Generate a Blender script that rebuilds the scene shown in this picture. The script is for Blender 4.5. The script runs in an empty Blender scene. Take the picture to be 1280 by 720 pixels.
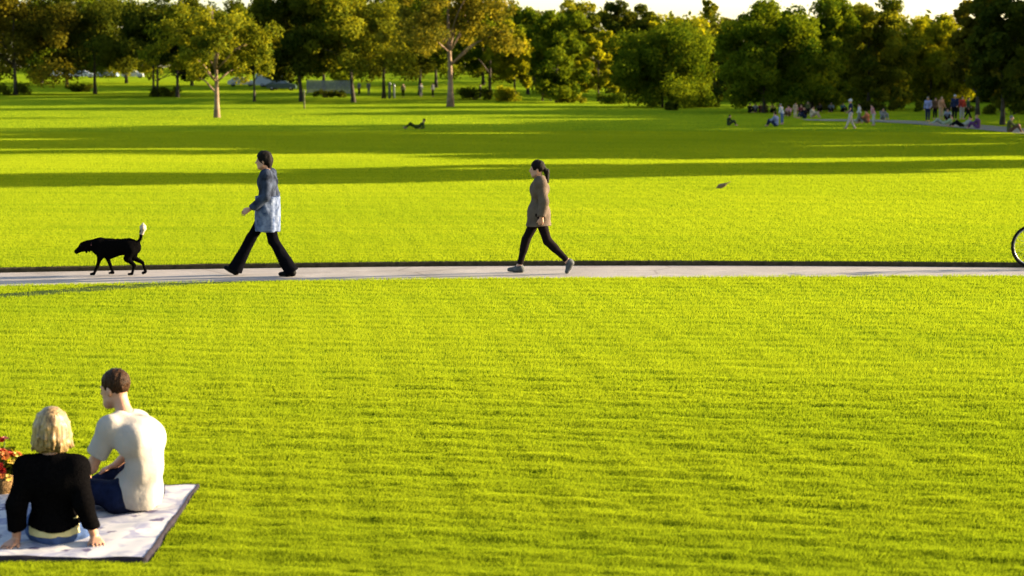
import bpy, bmesh, math, random
import numpy as np
from mathutils import Vector, Matrix

R = math.radians
rng = np.random.default_rng(7)
random.seed(7)
scene = bpy.context.scene
col = scene.collection

# ------------------------------------------------------------------ camera
CAMH, FPX, W, H = 2.63, 2100.0, 1280.0, 720.0
PITCH = math.atan((360 - 105) / FPX)
SUN_EL, SUN_AZ = R(13.0), R(13.0)      # azimuth measured from +x towards +y
SUN = np.array([math.cos(SUN_EL) * math.cos(SUN_AZ), math.cos(SUN_EL) * math.sin(SUN_AZ), math.sin(SUN_EL)])

def terrain(x, y):
    s = np.maximum(0.0, np.asarray(y, float) - 125.0)
    s1 = np.minimum(s, 100.0)
    z = 0.00012 * s1 ** 2 + 0.024 * np.clip(s - 100.0, 0, 260)
    t = np.clip((np.asarray(x, float) + 5.0) / 30.0, 0, 1)
    t = t * t * (3 - 2 * t)
    return z * (1.0 - 0.62 * t)

def ray(px, py):
    dx, dy = (px - W / 2) / FPX, -(py - H / 2) / FPX
    c, s = math.cos(PITCH), math.sin(PITCH)
    return np.array([dx, c + dy * s, -s + dy * c])

def G(px, py, dz=0.0):
    """the point of the ground seen in this direction"""
    d = ray(px, py)
    t = 4.0
    while t < 900:
        p = np.array([0, 0, CAMH]) + d * t
        if p[2] <= terrain(p[0], p[1]) + dz:
            return p
        t += 0.02 if t < 40 else 0.2
    return np.array([0, 0, CAMH]) + d * 600

def depth_scale(p):
    """pixels per metre of the 1280 wide picture at point p"""
    c, s = math.cos(PITCH), math.sin(PITCH)
    dep = p[1] * c - (p[2] - CAMH) * s
    return FPX / dep

# ------------------------------------------------------------------ materials
def new_mat(name):
    m = bpy.data.materials.new(name)
    m.use_nodes = True
    nt = m.node_tree
    nt.nodes.clear()
    out = nt.nodes.new('ShaderNodeOutputMaterial')
    return m, nt, out

def L(nt, a, b):
    nt.links.new(a, b)

def mat(name, c, rough=0.8, var=0.25, scale=20.0, bump=0.0, bscale=60.0, spec=0.3, metal=0.0, c2=None):
    """principled surface with a soft noise in its own colour"""
    m, nt, out = new_mat(name)
    b = nt.nodes.new('ShaderNodeBsdfPrincipled')
    b.inputs['Roughness'].default_value = rough
    b.inputs['Metallic'].default_value = metal
    b.inputs['Specular IOR Level'].default_value = spec
    tc = nt.nodes.new('ShaderNodeTexCoord')
    n = nt.nodes.new('ShaderNodeTexNoise')
    n.inputs['Scale'].default_value = scale
    n.inputs['Detail'].default_value = 4
    L(nt, tc.outputs['Object'], n.inputs['Vector'])
    r = nt.nodes.new('ShaderNodeValToRGB')
    r.color_ramp.elements[0].position = 0.3
    r.color_ramp.elements[1].position = 0.7
    a = c2 if c2 else tuple(v * (1 - var) for v in c)
    r.color_ramp.elements[0].color = (*a, 1)
    r.color_ramp.elements[1].color = (*(tuple(min(1, v * (1 + var * 0.6)) for v in c) if not c2 else c), 1)
    L(nt, n.outputs['Fac'], r.inputs['Fac'])
    L(nt, r.outputs['Color'], b.inputs['Base Color'])
    if bump > 0:
        n2 = nt.nodes.new('ShaderNodeTexNoise')
        n2.inputs['Scale'].default_value = bscale
        n2.inputs['Detail'].default_value = 5
        L(nt, tc.outputs['Object'], n2.inputs['Vector'])
        bp = nt.nodes.new('ShaderNodeBump')
        bp.inputs['Strength'].default_value = bump
        bp.inputs['Distance'].default_value = 0.02
        L(nt, n2.outputs['Fac'], bp.inputs['Height'])
        L(nt, bp.outputs['Normal'], b.inputs['Normal'])
    L(nt, b.outputs['BSDF'], out.inputs['Surface'])
    return m

def leaf_mat(name, dark, light, trans=0.4, tint=None, gloss=0.015):
    m, nt, out = new_mat(name)
    at = nt.nodes.new('ShaderNodeAttribute'); at.attribute_name = 'rnd'
    r = nt.nodes.new('ShaderNodeValToRGB')
    r.color_ramp.elements[0].color = (*dark, 1)
    r.color_ramp.elements[1].color = (*light, 1)
    L(nt, at.outputs['Fac'], r.inputs['Fac'])
    d = nt.nodes.new('ShaderNodeBsdfDiffuse')
    t = nt.nodes.new('ShaderNodeBsdfTranslucent')
    g = nt.nodes.new('ShaderNodeBsdfGlossy'); g.inputs['Roughness'].default_value = 0.45
    g.inputs['Color'].default_value = (0.8, 0.8, 0.7, 1)
    mx = nt.nodes.new('ShaderNodeMix'); mx.data_type = 'RGBA'; mx.blend_type = 'MULTIPLY'
    mx.inputs[0].default_value = 1.0
    mx.inputs[7].default_value = (*(tint or (1.25, 1.05, 0.45)), 1)
    L(nt, r.outputs['Color'], mx.inputs[6])
    L(nt, r.outputs['Color'], d.inputs['Color'])
    L(nt, mx.outputs[2], t.inputs['Color'])
    m1 = nt.nodes.new('ShaderNodeMixShader'); m1.inputs[0].default_value = trans
    L(nt, d.outputs[0], m1.inputs[1]); L(nt, t.outputs[0], m1.inputs[2])
    m2 = nt.nodes.new('ShaderNodeMixShader'); m2.inputs[0].default_value = gloss
    L(nt, m1.outputs[0], m2.inputs[1]); L(nt, g.outputs[0], m2.inputs[2])
    L(nt, m2.outputs[0], out.inputs['Surface'])
    return m

# ------------------------------------------------------------------ objects
def tag(o, label=None, cat=None, group=None, kind=None):
    if label: o['label'] = label
    if cat: o['category'] = cat
    if group: o['group'] = group
    if kind: o['kind'] = kind
    return o

def obj(name, me, material=None, parent=None, loc=None, rz=None):
    o = bpy.data.objects.new(name, me)
    col.objects.link(o)
    if material and me is not None:
        me.materials.append(material)
    if parent: o.parent = parent
    if loc is not None: o.location = [float(v) for v in loc]
    if rz is not None: o.rotation_euler = (0, 0, rz)
    return o

def empty(name, loc, rz=0.0):
    return obj(name, None, None, None, loc, rz)

def mesh_np(name, verts, faces, smooth=True, attr=None):
    """faces: (n,3) or (n,4) array"""
    verts = np.asarray(verts, np.float32); faces = np.asarray(faces, np.int32)
    me = bpy.data.meshes.new(name)
    n, k = faces.shape
    me.vertices.add(len(verts)); me.vertices.foreach_set('co', verts.ravel())
    me.loops.add(n * k); me.loops.foreach_set('vertex_index', faces.ravel())
    me.polygons.add(n)
    me.polygons.foreach_set('loop_start', np.arange(0, n * k, k, dtype=np.int32))
    me.polygons.foreach_set('loop_total', np.full(n, k, np.int32))
    if smooth:
        me.polygons.foreach_set('use_smooth', np.ones(n, bool))
    if attr is not None:
        a = me.attributes.new('rnd', 'FLOAT', 'POINT')
        a.data.foreach_set('value', np.asarray(attr, np.float32))
    me.update(calc_edges=True)
    return me

class MB:
    """collects tubes, boxes and discs into one mesh"""
    def __init__(s): s.v = []; s.f = []
    def add(s, v, f):
        o = len(s.v); s.v += [tuple(map(float, p)) for p in v]; s.f += [tuple(i + o for i in q) for q in f]
    def tube(s, pts, rad, n=8, cap=True):
        pts = [np.array(p, float) for p in pts]
        rad = [rad] * len(pts) if np.isscalar(rad) else rad
        v = []; f = []
        for i, p in enumerate(pts):
            t = pts[min(i + 1, len(pts) - 1)] - pts[max(i - 1, 0)]
            t /= np.linalg.norm(t) + 1e-9
            u = np.cross(t, [0, 0, 1.0] if abs(t[2]) < 0.9 else [0, 1.0, 0]); u /= np.linalg.norm(u)
            w = np.cross(t, u)
            for k in range(n):
                a = 2 * math.pi * k / n
                v.append(p + rad[i] * (math.cos(a) * u + math.sin(a) * w))
        for i in range(len(pts) - 1):
            for k in range(n):
                f.append((i * n + k, i * n + (k + 1) % n, (i + 1) * n + (k + 1) % n, (i + 1) * n + k))
        if cap:
            f.append(tuple(range(n))[::-1]); f.append(tuple((len(pts) - 1) * n + k for k in range(n)))
        s.add(v, f)
    def box(s, c, d, rz=0.0):
        c = np.array(c, float); d = np.array(d, float) / 2
        v = [(x, y, z) for x in (-1, 1) for y in (-1, 1) for z in (-1, 1)]
        ca, sa = math.cos(rz), math.sin(rz)
        o = []
        for p in v:
            q = np.array(p) * d
            o.append(c + [q[0] * ca - q[1] * sa, q[0] * sa + q[1] * ca, q[2]])
        s.add(o, [(0, 1, 3, 2), (4, 6, 7, 5), (0, 4, 5, 1), (2, 3, 7, 6), (0, 2, 6, 4), (1, 5, 7, 3)])
    def torus(s, c, r, rt, axis=0, n=40, m=8):
        v = []; f = []
        for i in range(n):
            a = 2 * math.pi * i / n
            for j in range(m):
                b = 2 * math.pi * j / m
                rr = r + rt * math.cos(b); h = rt * math.sin(b)
                p = [rr * math.cos(a), rr * math.sin(a)]
                q = (h, p[0], p[1]) if axis == 0 else (p[0], h, p[1])
                v.append(np.array(c) + q)
        for i in range(n):
            for j in range(m):
                f.append((i * m + j, ((i + 1) % n) * m + j, ((i + 1) % n) * m + (j + 1) % m, i * m + (j + 1) % m))
        s.add(v, f)
    def mesh(s, name, smooth=False):
        me = bpy.data.meshes.new(name); me.from_pydata(s.v, [], s.f)
        if smooth: me.polygons.foreach_set('use_smooth', np.ones(len(me.polygons), bool))
        bm = bmesh.new(); bm.from_mesh(me); bmesh.ops.recalc_face_normals(bm, faces=bm.faces); bm.to_mesh(me); bm.free()
        me.update(); return me
    def build(s, name, material, parent=None, smooth=False, loc=None, rz=None):
        return obj(name, s.mesh(name, smooth), material, parent, loc, rz)

# ------------------------------------------------------------------ smooth solids (distance field + surface nets)
class Solid:
    def __init__(s): s.ops = []
    def cone(s, a, b, ra, rb, k=0.02, flat=None, end=False, start=False):
        s.ops.append(('c', np.array(a, float), np.array(b, float), ra, rb, k, flat, end, start)); return s
    def ell(s, c, r, k=0.02, rot=None):
        s.ops.append(('e', np.array(c, float), np.array(r, float), k, rot)); return s
    def cut(s, p, n):
        s.ops.append(('x', np.array(p, float), np.array(n, float))); return s
    def sub(s, c, r, k=0.0, rot=None):
        s.ops.append(('s', np.array(c, float), np.array(r, float), k, rot)); return s
    def mesh(s, name, h, noise=None, tris=False):
        lo = np.full(3, 1e9); hi = np.full(3, -1e9)
        for o in s.ops:
            if o[0] == 'c':
                m = max(o[3], o[4])
                lo = np.minimum(lo, np.minimum(o[1], o[2]) - m); hi = np.maximum(hi, np.maximum(o[1], o[2]) + m)
            elif o[0] == 'e':
                m = max(o[2]) if o[4] is not None else o[2]
                lo = np.minimum(lo, o[1] - m); hi = np.maximum(hi, o[1] + m)
        lo -= 3 * h + 0.012; hi += 3 * h + 0.012
        n = np.ceil((hi - lo) / h).astype(int) + 1
        F = np.full(n, 0.5, np.float32)
        ax = [lo[i] + h * np.arange(n[i]) for i in range(3)]
        for o in s.ops:
            if o[0] == 'x':
                P = [ax[0][:, None, None], ax[1][None, :, None], ax[2][None, None, :]]
                d = sum((P[i] - o[1][i]) * o[2][i] for i in range(3))
                F = np.maximum(F, d.astype(np.float32)); continue
            if o[0] == 'c':
                m = max(o[3], o[4]); bl, bh = np.minimum(o[1], o[2]) - m, np.maximum(o[1], o[2]) + m; k = o[5]
            else:
                m = max(o[2]); bl, bh = o[1] - m, o[1] + m; k = o[3]
            mg = k + 2.5 * h
            i0 = np.maximum(0, np.floor((bl - mg - lo) / h).astype(int)); i1 = np.minimum(n, np.ceil((bh + mg - lo) / h).astype(int) + 1)
            if (i1 <= i0).any(): continue
            sl = tuple(slice(i0[i], i1[i]) for i in range(3))
            X = ax[0][sl[0]][:, None, None]; Y = ax[1][sl[1]][None, :, None]; Z = ax[2][sl[2]][None, None, :]
            if o[0] == 'c':
                _, a, b, ra, rb, k, flat, end, start = o
                ab = b - a; l2 = ab @ ab + 1e-12
                t0 = ((X - a[0]) * ab[0] + (Y - a[1]) * ab[1] + (Z - a[2]) * ab[2]) / l2
                t = np.clip(t0, 0, 1)
                dx, dy, dz = X - a[0] - t * ab[0], Y - a[1] - t * ab[1], Z - a[2] - t * ab[2]
                if flat is not None:
                    nn = np.array(flat[0], float); nn /= np.linalg.norm(nn); f = flat[1] - 1
                    q = (dx * nn[0] + dy * nn[1] + dz * nn[2]) * f
                    dx, dy, dz = dx + q * nn[0], dy + q * nn[1], dz + q * nn[2]
                d = np.sqrt(dx * dx + dy * dy + dz * dz) - (ra + (rb - ra) * t)
                ln = math.sqrt(l2)
                if end: d = np.maximum(d, (t0 - 1) * ln)
                if start: d = np.maximum(d, -t0 * ln)
            else:
                c, r = o[1], o[2]; rot = o[4]
                x, y, z = X - c[0], Y - c[1], Z - c[2]
                if rot is not None:
                    M = np.array(rot)   # columns: local axes
                    x, y, z = x * M[0, 0] + y * M[1, 0] + z * M[2, 0], x * M[0, 1] + y * M[1, 1] + z * M[2, 1], x * M[0, 2] + y * M[1, 2] + z * M[2, 2]
                q = np.sqrt((x / r[0]) ** 2 + (y / r[1]) ** 2 + (z / r[2]) ** 2)
                q2 = np.sqrt((x / r[0] ** 2) ** 2 + (y / r[1] ** 2) ** 2 + (z / r[2] ** 2) ** 2) + 1e-9
                d = q * (q - 1) / q2
            d = d.astype(np.float32)
            cur = F[sl]
            if o[0] == 's':
                F[sl] = np.maximum(cur, -d)
            elif k > 0:
                F[sl] = np.minimum(cur, d) - (np.maximum(k - np.abs(cur - d), 0) ** 2) / (4 * k)
            else:
                F[sl] = np.minimum(cur, d)
        if noise:
            amp, freq, st = noise     # st: stretch per axis
            r2 = np.random.default_rng(int(abs(lo.sum() * 1000)) % 9999)
            D = np.zeros_like(F)
            for i in range(7):
                kx = r2.normal(size=3) * np.array(st) * freq; ph = r2.uniform(0, 6.28)
                D += np.sin(ax[0][:, None, None] * kx[0] + ax[1][None, :, None] * kx[1] + ax[2][None, None, :] * kx[2] + ph).astype(np.float32)
            F += amp * D / 2.6
        v, q = surface_nets(F, lo, h)
        return mesh_np(name, v, q)

def surface_nets(F, lo, h):
    nx, ny, nz = F.shape
    S = F < 0
    cnt = np.zeros((nx - 1, ny - 1, nz - 1), np.int8)
    for i in (0, 1):
        for j in (0, 1):
            for k in (0, 1):
                cnt += S[i:nx - 1 + i, j:ny - 1 + j, k:nz - 1 + k]
    act = (cnt > 0) & (cnt < 8)
    cells = np.argwhere(act)
    idx = np.full(act.shape, -1, np.int32)
    idx[act] = np.arange(len(cells))
    acc = np.zeros((len(cells), 3)); num = np.zeros(len(cells))
    cor = [(i, j, k) for i in (0, 1) for j in (0, 1) for k in (0, 1)]
    val = {c: F[cells[:, 0] + c[0], cells[:, 1] + c[1], cells[:, 2] + c[2]] for c in cor}
    for a in range(3):
        for c in cor:
            if c[a]: continue
            e = list(c); e[a] = 1; e = tuple(e)
            f0, f1 = val[c], val[e]
            m = (f0 < 0) != (f1 < 0)
            t = np.where(m, f0 / np.where(m, f0 - f1, 1), 0)
            p = np.array(c, float)[None, :].repeat(len(cells), 0); p[:, a] = t
            acc[m] += p[m]; num[m] += 1
    v = lo + h * (cells + acc / np.maximum(num, 1)[:, None])
    quads = []
    for a in range(3):
        b, c = (a + 1) % 3, (a + 2) % 3
        s0 = [slice(None)] * 3; s1 = [slice(None)] * 3
        s0[a] = slice(0, -1); s1[a] = slice(1, None)
        A, B = S[tuple(s0)], S[tuple(s1)]
        for m, flip in ((A & ~B, False), (~A & B, True)):
            e = np.argwhere(m)
            if not len(e): continue
            ok = (e[:, b] > 0) & (e[:, c] > 0) & (e[:, b] < F.shape[b] - 1) & (e[:, c] < F.shape[c] - 1)
            e = e[ok]
            def at(db, dc):
                q = e.copy(); q[:, b] -= db; q[:, c] -= dc
                return idx[q[:, 0], q[:, 1], q[:, 2]]
            qd = np.stack([at(1, 1), at(0, 1), at(0, 0), at(1, 0)], 1)
            quads.append(qd[:, ::-1] if flip else qd)
    q = np.concatenate(quads)
    return v, q[(q >= 0).all(1)]

# ------------------------------------------------------------------ world, sun, camera
def build_world():
    w = bpy.data.worlds.new('World'); scene.world = w; w.use_nodes = True
    nt = w.node_tree
    bg = nt.nodes['Background']
    sky = nt.nodes.new('ShaderNodeTexSky'); sky.sky_type = 'NISHITA'; sky.sun_disc = False
    sky.sun_elevation = SUN_EL
    # Blender's sky: rotation 0 puts the sun on +y, growing clockwise seen from above
    sky.sun_rotation = math.pi / 2 - SUN_AZ
    sky.altitude = 20; sky.air_density = 1.0; sky.dust_density = 2.2; sky.ozone_density = 1.0
    nt.links.new(sky.outputs[0], bg.inputs[0])
    bg.inputs[1].default_value = SKY_STRENGTH
    sd = bpy.data.lights.new('sun', 'SUN'); sd.energy = SUN_STRENGTH; sd.angle = R(0.55); sd.color = (1.0, 0.82, 0.55)
    so = bpy.data.objects.new('sun', sd); col.objects.link(so)
    so.rotation_euler = Vector(-SUN).to_track_quat('-Z', 'Y').to_euler()
    so.location = (60, 30, 40)
    cd = bpy.data.cameras.new('camera'); co = bpy.data.objects.new('camera', cd); col.objects.link(co)
    cd.sensor_width = 36; cd.lens = 36 * FPX / W; cd.clip_end = 5000; cd.clip_start = 0.1
    cd.dof.use_dof = True; cd.dof.focus_distance = 17.0; cd.dof.aperture_fstop = 2.7
    co.location = (0, 0, CAMH); co.rotation_euler = (math.pi / 2 - PITCH, 0, 0)
    scene.camera = co
    scene.view_settings.view_transform = 'Standard'; scene.view_settings.look = 'None'
    scene.view_settings.gamma = 1; scene.view_settings.exposure = EXPOSURE
    scene.view_settings.use_curve_mapping = False
    scene.cycles.max_bounces = 6; scene.cycles.diffuse_bounces = 3; scene.cycles.transmission_bounces = 4
    scene.cycles.use_denoising = True

SKY_STRENGTH, SUN_STRENGTH, EXPOSURE = 0.088, 5.0, 2.74
build_world()

# ------------------------------------------------------------------ ground, path
TR = 0.065                                            # the path lies this much below the lawn
far_px = [(-200, 345.5), (0, 341), (200, 336.5), (400, 333.5), (600, 332.4), (800, 332), (1000, 332.6), (1280, 334), (1500, 336)]
near_px = [(-200, 363), (0, 357), (200, 353), (400, 350), (600, 348.6), (800, 347.5), (1000, 346.3), (1280, 345), (1500, 344.5)]
def flat_pt(px, py, z):
    d = ray(px, py); t = (z - CAMH) / d[2]
    return d[0] * t, d[1] * t
FE = np.array([flat_pt(px, py, -TR) for px, py in far_px])
NE = np.array([flat_pt(px, py, 0.0) for px, py in near_px])
def lin(x, P):
    x = np.asarray(x, float)
    y = np.interp(x, P[:, 0], P[:, 1])
    sl = (P[1, 1] - P[0, 1]) / (P[1, 0] - P[0, 0]); y = np.where(x < P[0, 0], P[0, 1] + sl * (x - P[0, 0]), y)
    sr = (P[-1, 1] - P[-2, 1]) / (P[-1, 0] - P[-2, 0]); return np.where(x > P[-1, 0], P[-1, 1] + sr * (x - P[-1, 0]), y)
# smooth the sampled edges
xs_ = np.linspace(-14, 14, 57)
def smoothed(P):
    y = lin(xs_, P)
    c = np.polyfit(xs_, y, 4)
    return np.stack([xs_, np.polyval(c, xs_)], 1)
FE, NE = smoothed(FE), smoothed(NE)
y_far = lambda x: lin(np.clip(x, -13.9, 13.9), FE)
y_near = lambda x: lin(np.clip(x, -13.9, 13.9), NE)

def grid_mesh(name, xs, ys_fn, zfn):
    """rows j of y over columns x"""
    nx = len(xs); V = []
    rows = [ys_fn(xs, j) for j in range(ys_fn.n)]
    for j, y in enumerate(rows):
        z = zfn(xs, y, j)
        V.append(np.stack([xs, y, z], 1))
    V = np.concatenate(V)
    f = []
    a = np.arange(nx - 1)
    for j in range(ys_fn.n - 1):
        f.append(np.stack([j * nx + a, j * nx + a + 1, (j + 1) * nx + a + 1, (j + 1) * nx + a], 1))
    return mesh_np(name, V, np.concatenate(f))

def soil_grass_mat():
    m, nt, out = new_mat('lawn_ground')
    b = nt.nodes.new('ShaderNodeBsdfDiffuse')
    tc = nt.nodes.new('ShaderNodeTexCoord')
    n = nt.nodes.new('ShaderNodeTexNoise'); n.inputs['Scale'].default_value = 0.35; n.inputs['Detail'].default_value = 8
    L(nt, tc.outputs['Object'], n.inputs['Vector'])
    r = nt.nodes.new('ShaderNodeValToRGB')
    r.color_ramp.elements[0].position = 0.35; r.color_ramp.elements[1].position = 0.68
    r.color_ramp.elements[0].color = (0.080, 0.125, 0.005, 1); r.color_ramp.elements[1].color = (0.140, 0.185, 0.006, 1)
    L(nt, n.outputs['Fac'], r.inputs['Fac']); L(nt, r.outputs['Color'], b.inputs['Color'])
    L(nt, b.outputs[0], out.inputs['Surface'])
    return m
M_ground = soil_grass_mat()
M_soil = mat('soil_edge', (0.035, 0.028, 0.014), 0.95, 0.5, 12, 0.6, 60, spec=0.1)
def path_mat():
    m, nt, out = new_mat('path_asphalt')
    b = nt.nodes.new('ShaderNodeBsdfPrincipled'); b.inputs['Roughness'].default_value = .9; b.inputs['Specular IOR Level'].default_value = .15
    tc = nt.nodes.new('ShaderNodeTexCoord')
    def noise(sc, det, dist=0.0, vec=None):
        n = nt.nodes.new('ShaderNodeTexNoise'); n.inputs['Scale'].default_value = sc; n.inputs['Detail'].default_value = det; n.inputs['Distortion'].default_value = dist
        L(nt, vec or tc.outputs['Object'], n.inputs['Vector']); return n.outputs['Fac']
    def ramp(f, p0, c0, p1, c1):
        r = nt.nodes.new('ShaderNodeValToRGB'); e = r.color_ramp.elements; e[0].position = p0; e[1].position = p1; e[0].color = (*c0, 1); e[1].color = (*c1, 1)
        L(nt, f, r.inputs['Fac']); return r.outputs['Color']
    def mul(a, c):
        x = nt.nodes.new('ShaderNodeMix'); x.data_type = 'RGBA'; x.blend_type = 'MULTIPLY'; x.inputs[0].default_value = 1; L(nt, a, x.inputs[6]); L(nt, c, x.inputs[7]); return x.outputs[2]
    base = ramp(noise(1.3, 7, .6), .35, (.180, .162, .152), .68, (.235, .212, .200))
    grit = ramp(noise(160, 2), .35, (.72, .72, .72), .6, (1.08, 1.06, 1.04))
    stain = ramp(noise(.55, 6, 1.5), .56, (1, 1, 1), .72, (.80, .78, .77))
    v = nt.nodes.new('ShaderNodeTexVoronoi'); v.feature = 'DISTANCE_TO_EDGE'; v.inputs['Scale'].default_value = .35
    L(nt, tc.outputs['Object'], v.inputs['Vector'])
    crack = ramp(v.outputs['Distance'], 0.003, (.72, .70, .68), .009, (1, 1, 1))
    L(nt, mul(mul(mul(base, grit), stain), crack), b.inputs['Base Color'])
    bp = nt.nodes.new('ShaderNodeBump'); bp.inputs['Strength'].default_value = .4; bp.inputs['Distance'].default_value = .01
    L(nt, noise(120, 4), bp.inputs['Height']); L(nt, bp.outputs[0], b.inputs['Normal'])
    L(nt, b.outputs[0], out.inputs['Surface']); return m
M_path = path_mat()
M_path_far = mat('far_path_gravel', (0.12, 0.112, 0.088), 0.95, 0.3, 0.8, 0.3, 40, spec=0.05)

class Rows:
    def __init__(s, fns): s.f = fns; s.n = len(fns)
    def __call__(s, xs, j): return s.f[j](xs)
xs_ground = np.concatenate([np.linspace(-900, -60, 22), np.linspace(-50, -15, 10), np.linspace(-14, 14, 113), np.linspace(15, 50, 10), np.linspace(60, 900, 22)])
c_ = lambda v: (lambda x: np.full_like(x, v))
fns = [c_(-60.0), c_(0.0), c_(10.0), y_near, lambda x: y_near(x) + 0.004, lambda x: y_far(x) - 0.004, y_far]
for v in list(np.arange(30, 125, 12)) + list(np.arange(125, 400, 8)) + [420, 500, 650, 900, 1500, 3000]:
    fns.append(c_(float(v)))
def gz(x, y, j):
    if j in (4, 5): return np.full_like(x, -TR - 0.02)
    return terrain(x, y)
ground = obj('ground', grid_mesh('ground', xs_ground, Rows(fns), gz), M_ground)
tag(ground, 'wide sunlit lawn rising gently behind the trees', 'lawn', kind='structure')
xs_p = np.linspace(-200, 200, 801)
path = obj('path', grid_mesh('path', xs_p, Rows([lambda x: y_near(x) + 0.008, lambda x: .5 * (y_near(x) + y_far(x)), lambda x: y_far(x) - 0.012]),
    lambda x, y, j: np.full_like(x, -TR + (0.012 if j == 1 else 0))), M_path)
tag(path, 'pale paved footpath crossing the lawn', 'path', kind='structure')
edge_me = grid_mesh('path_edge', xs_p, Rows([lambda x: y_far(x) - 0.010, lambda x: y_far(x) - 0.014, lambda x: y_far(x) + 0.002, lambda x: y_far(x) + 0.03]),
    lambda x, y, j: np.full_like(x, (-TR - 0.01, -0.012, 0.004, 0.004)[j]) + rng.normal(0, 0.003, len(x)))
pe = obj('path_edge', edge_me, M_soil); tag(pe, 'dark earth edge of the lawn above the path', 'kerb', kind='structure')

def strip(name, lo_px, up_px, m, lift):
    """path over the terrain, between two picture polylines dropped on the ground"""
    n = 60
    def pts(P):
        P = np.array([G(a, b)[:2] for a, b in P]); t = np.linspace(0, 1, len(P)); u = np.linspace(0, 1, n)
        return np.stack([np.interp(u, t, P[:, 0]), np.interp(u, t, P[:, 1])], 1)
    A, B = pts(lo_px), pts(up_px)
    V = []
    for i in range(5):
        p = A + (B - A) * i / 4
        V.append(np.column_stack([p, terrain(p[:, 0], p[:, 1]) + lift]))
    V = np.concatenate(V); a = np.arange(n - 1)
    F = np.concatenate([np.stack([j * n + a, j * n + a + 1, (j + 1) * n + a + 1, (j + 1) * n + a], 1) for j in range(4)])
    return obj(name, mesh_np(name, V, F), m)
LO = [(1010, 151.0), (1090, 152.5), (1130, 154.5), (1180, 158.5), (1230, 163), (1290, 169), (1400, 181)]
UP = [(1000, 149.4), (1090, 149.8), (1130, 151), (1180, 153.3), (1230, 157), (1290, 162), (1400, 173)]
fp = strip('far_path', LO, UP, M_path_far, 0.03); tag(fp, 'grey path curving past the groups by the trees', 'path', kind='structure')
FPL = np.array([G(a, b)[:2] for a, b in LO]); FPU = np.array([G(a, b)[:2] for a, b in UP])

# shadow painted as a dark strip with thinned grass, left below the path
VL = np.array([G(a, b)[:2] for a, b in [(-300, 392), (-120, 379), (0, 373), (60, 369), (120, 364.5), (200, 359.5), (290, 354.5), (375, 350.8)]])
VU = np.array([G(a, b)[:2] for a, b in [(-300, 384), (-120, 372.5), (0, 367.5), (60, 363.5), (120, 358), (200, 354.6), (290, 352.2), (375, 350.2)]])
def shadow_strip(x):
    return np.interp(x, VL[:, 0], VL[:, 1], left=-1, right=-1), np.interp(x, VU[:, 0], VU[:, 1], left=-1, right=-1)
def painted_shadow():
    xs = np.linspace(max(VL[0, 0], VU[0, 0]) + .01, min(VL[-1, 0], VU[-1, 0]) - .01, 160); lo, up = shadow_strip(xs); n = len(xs)
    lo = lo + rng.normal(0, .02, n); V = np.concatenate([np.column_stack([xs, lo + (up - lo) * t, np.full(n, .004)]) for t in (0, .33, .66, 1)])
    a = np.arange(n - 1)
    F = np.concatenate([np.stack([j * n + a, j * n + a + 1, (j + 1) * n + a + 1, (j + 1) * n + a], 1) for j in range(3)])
    o = obj('painted_shadow', mesh_np('painted_shadow', V, F), mat('shadow_dark', (0.020, 0.036, 0.004), .95, .5, 9, .6, 50, spec=.05))  # dark colour stands in for a cast shadow
    tag(o, 'dark painted shadow strip with thin grass below the footpath', 'shadow_strip', kind='structure')
painted_shadow()

# blanket footprint
BL = dict(x0=-4.15, x1=-2.005, y0=9.01, y1=10.74)

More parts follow.
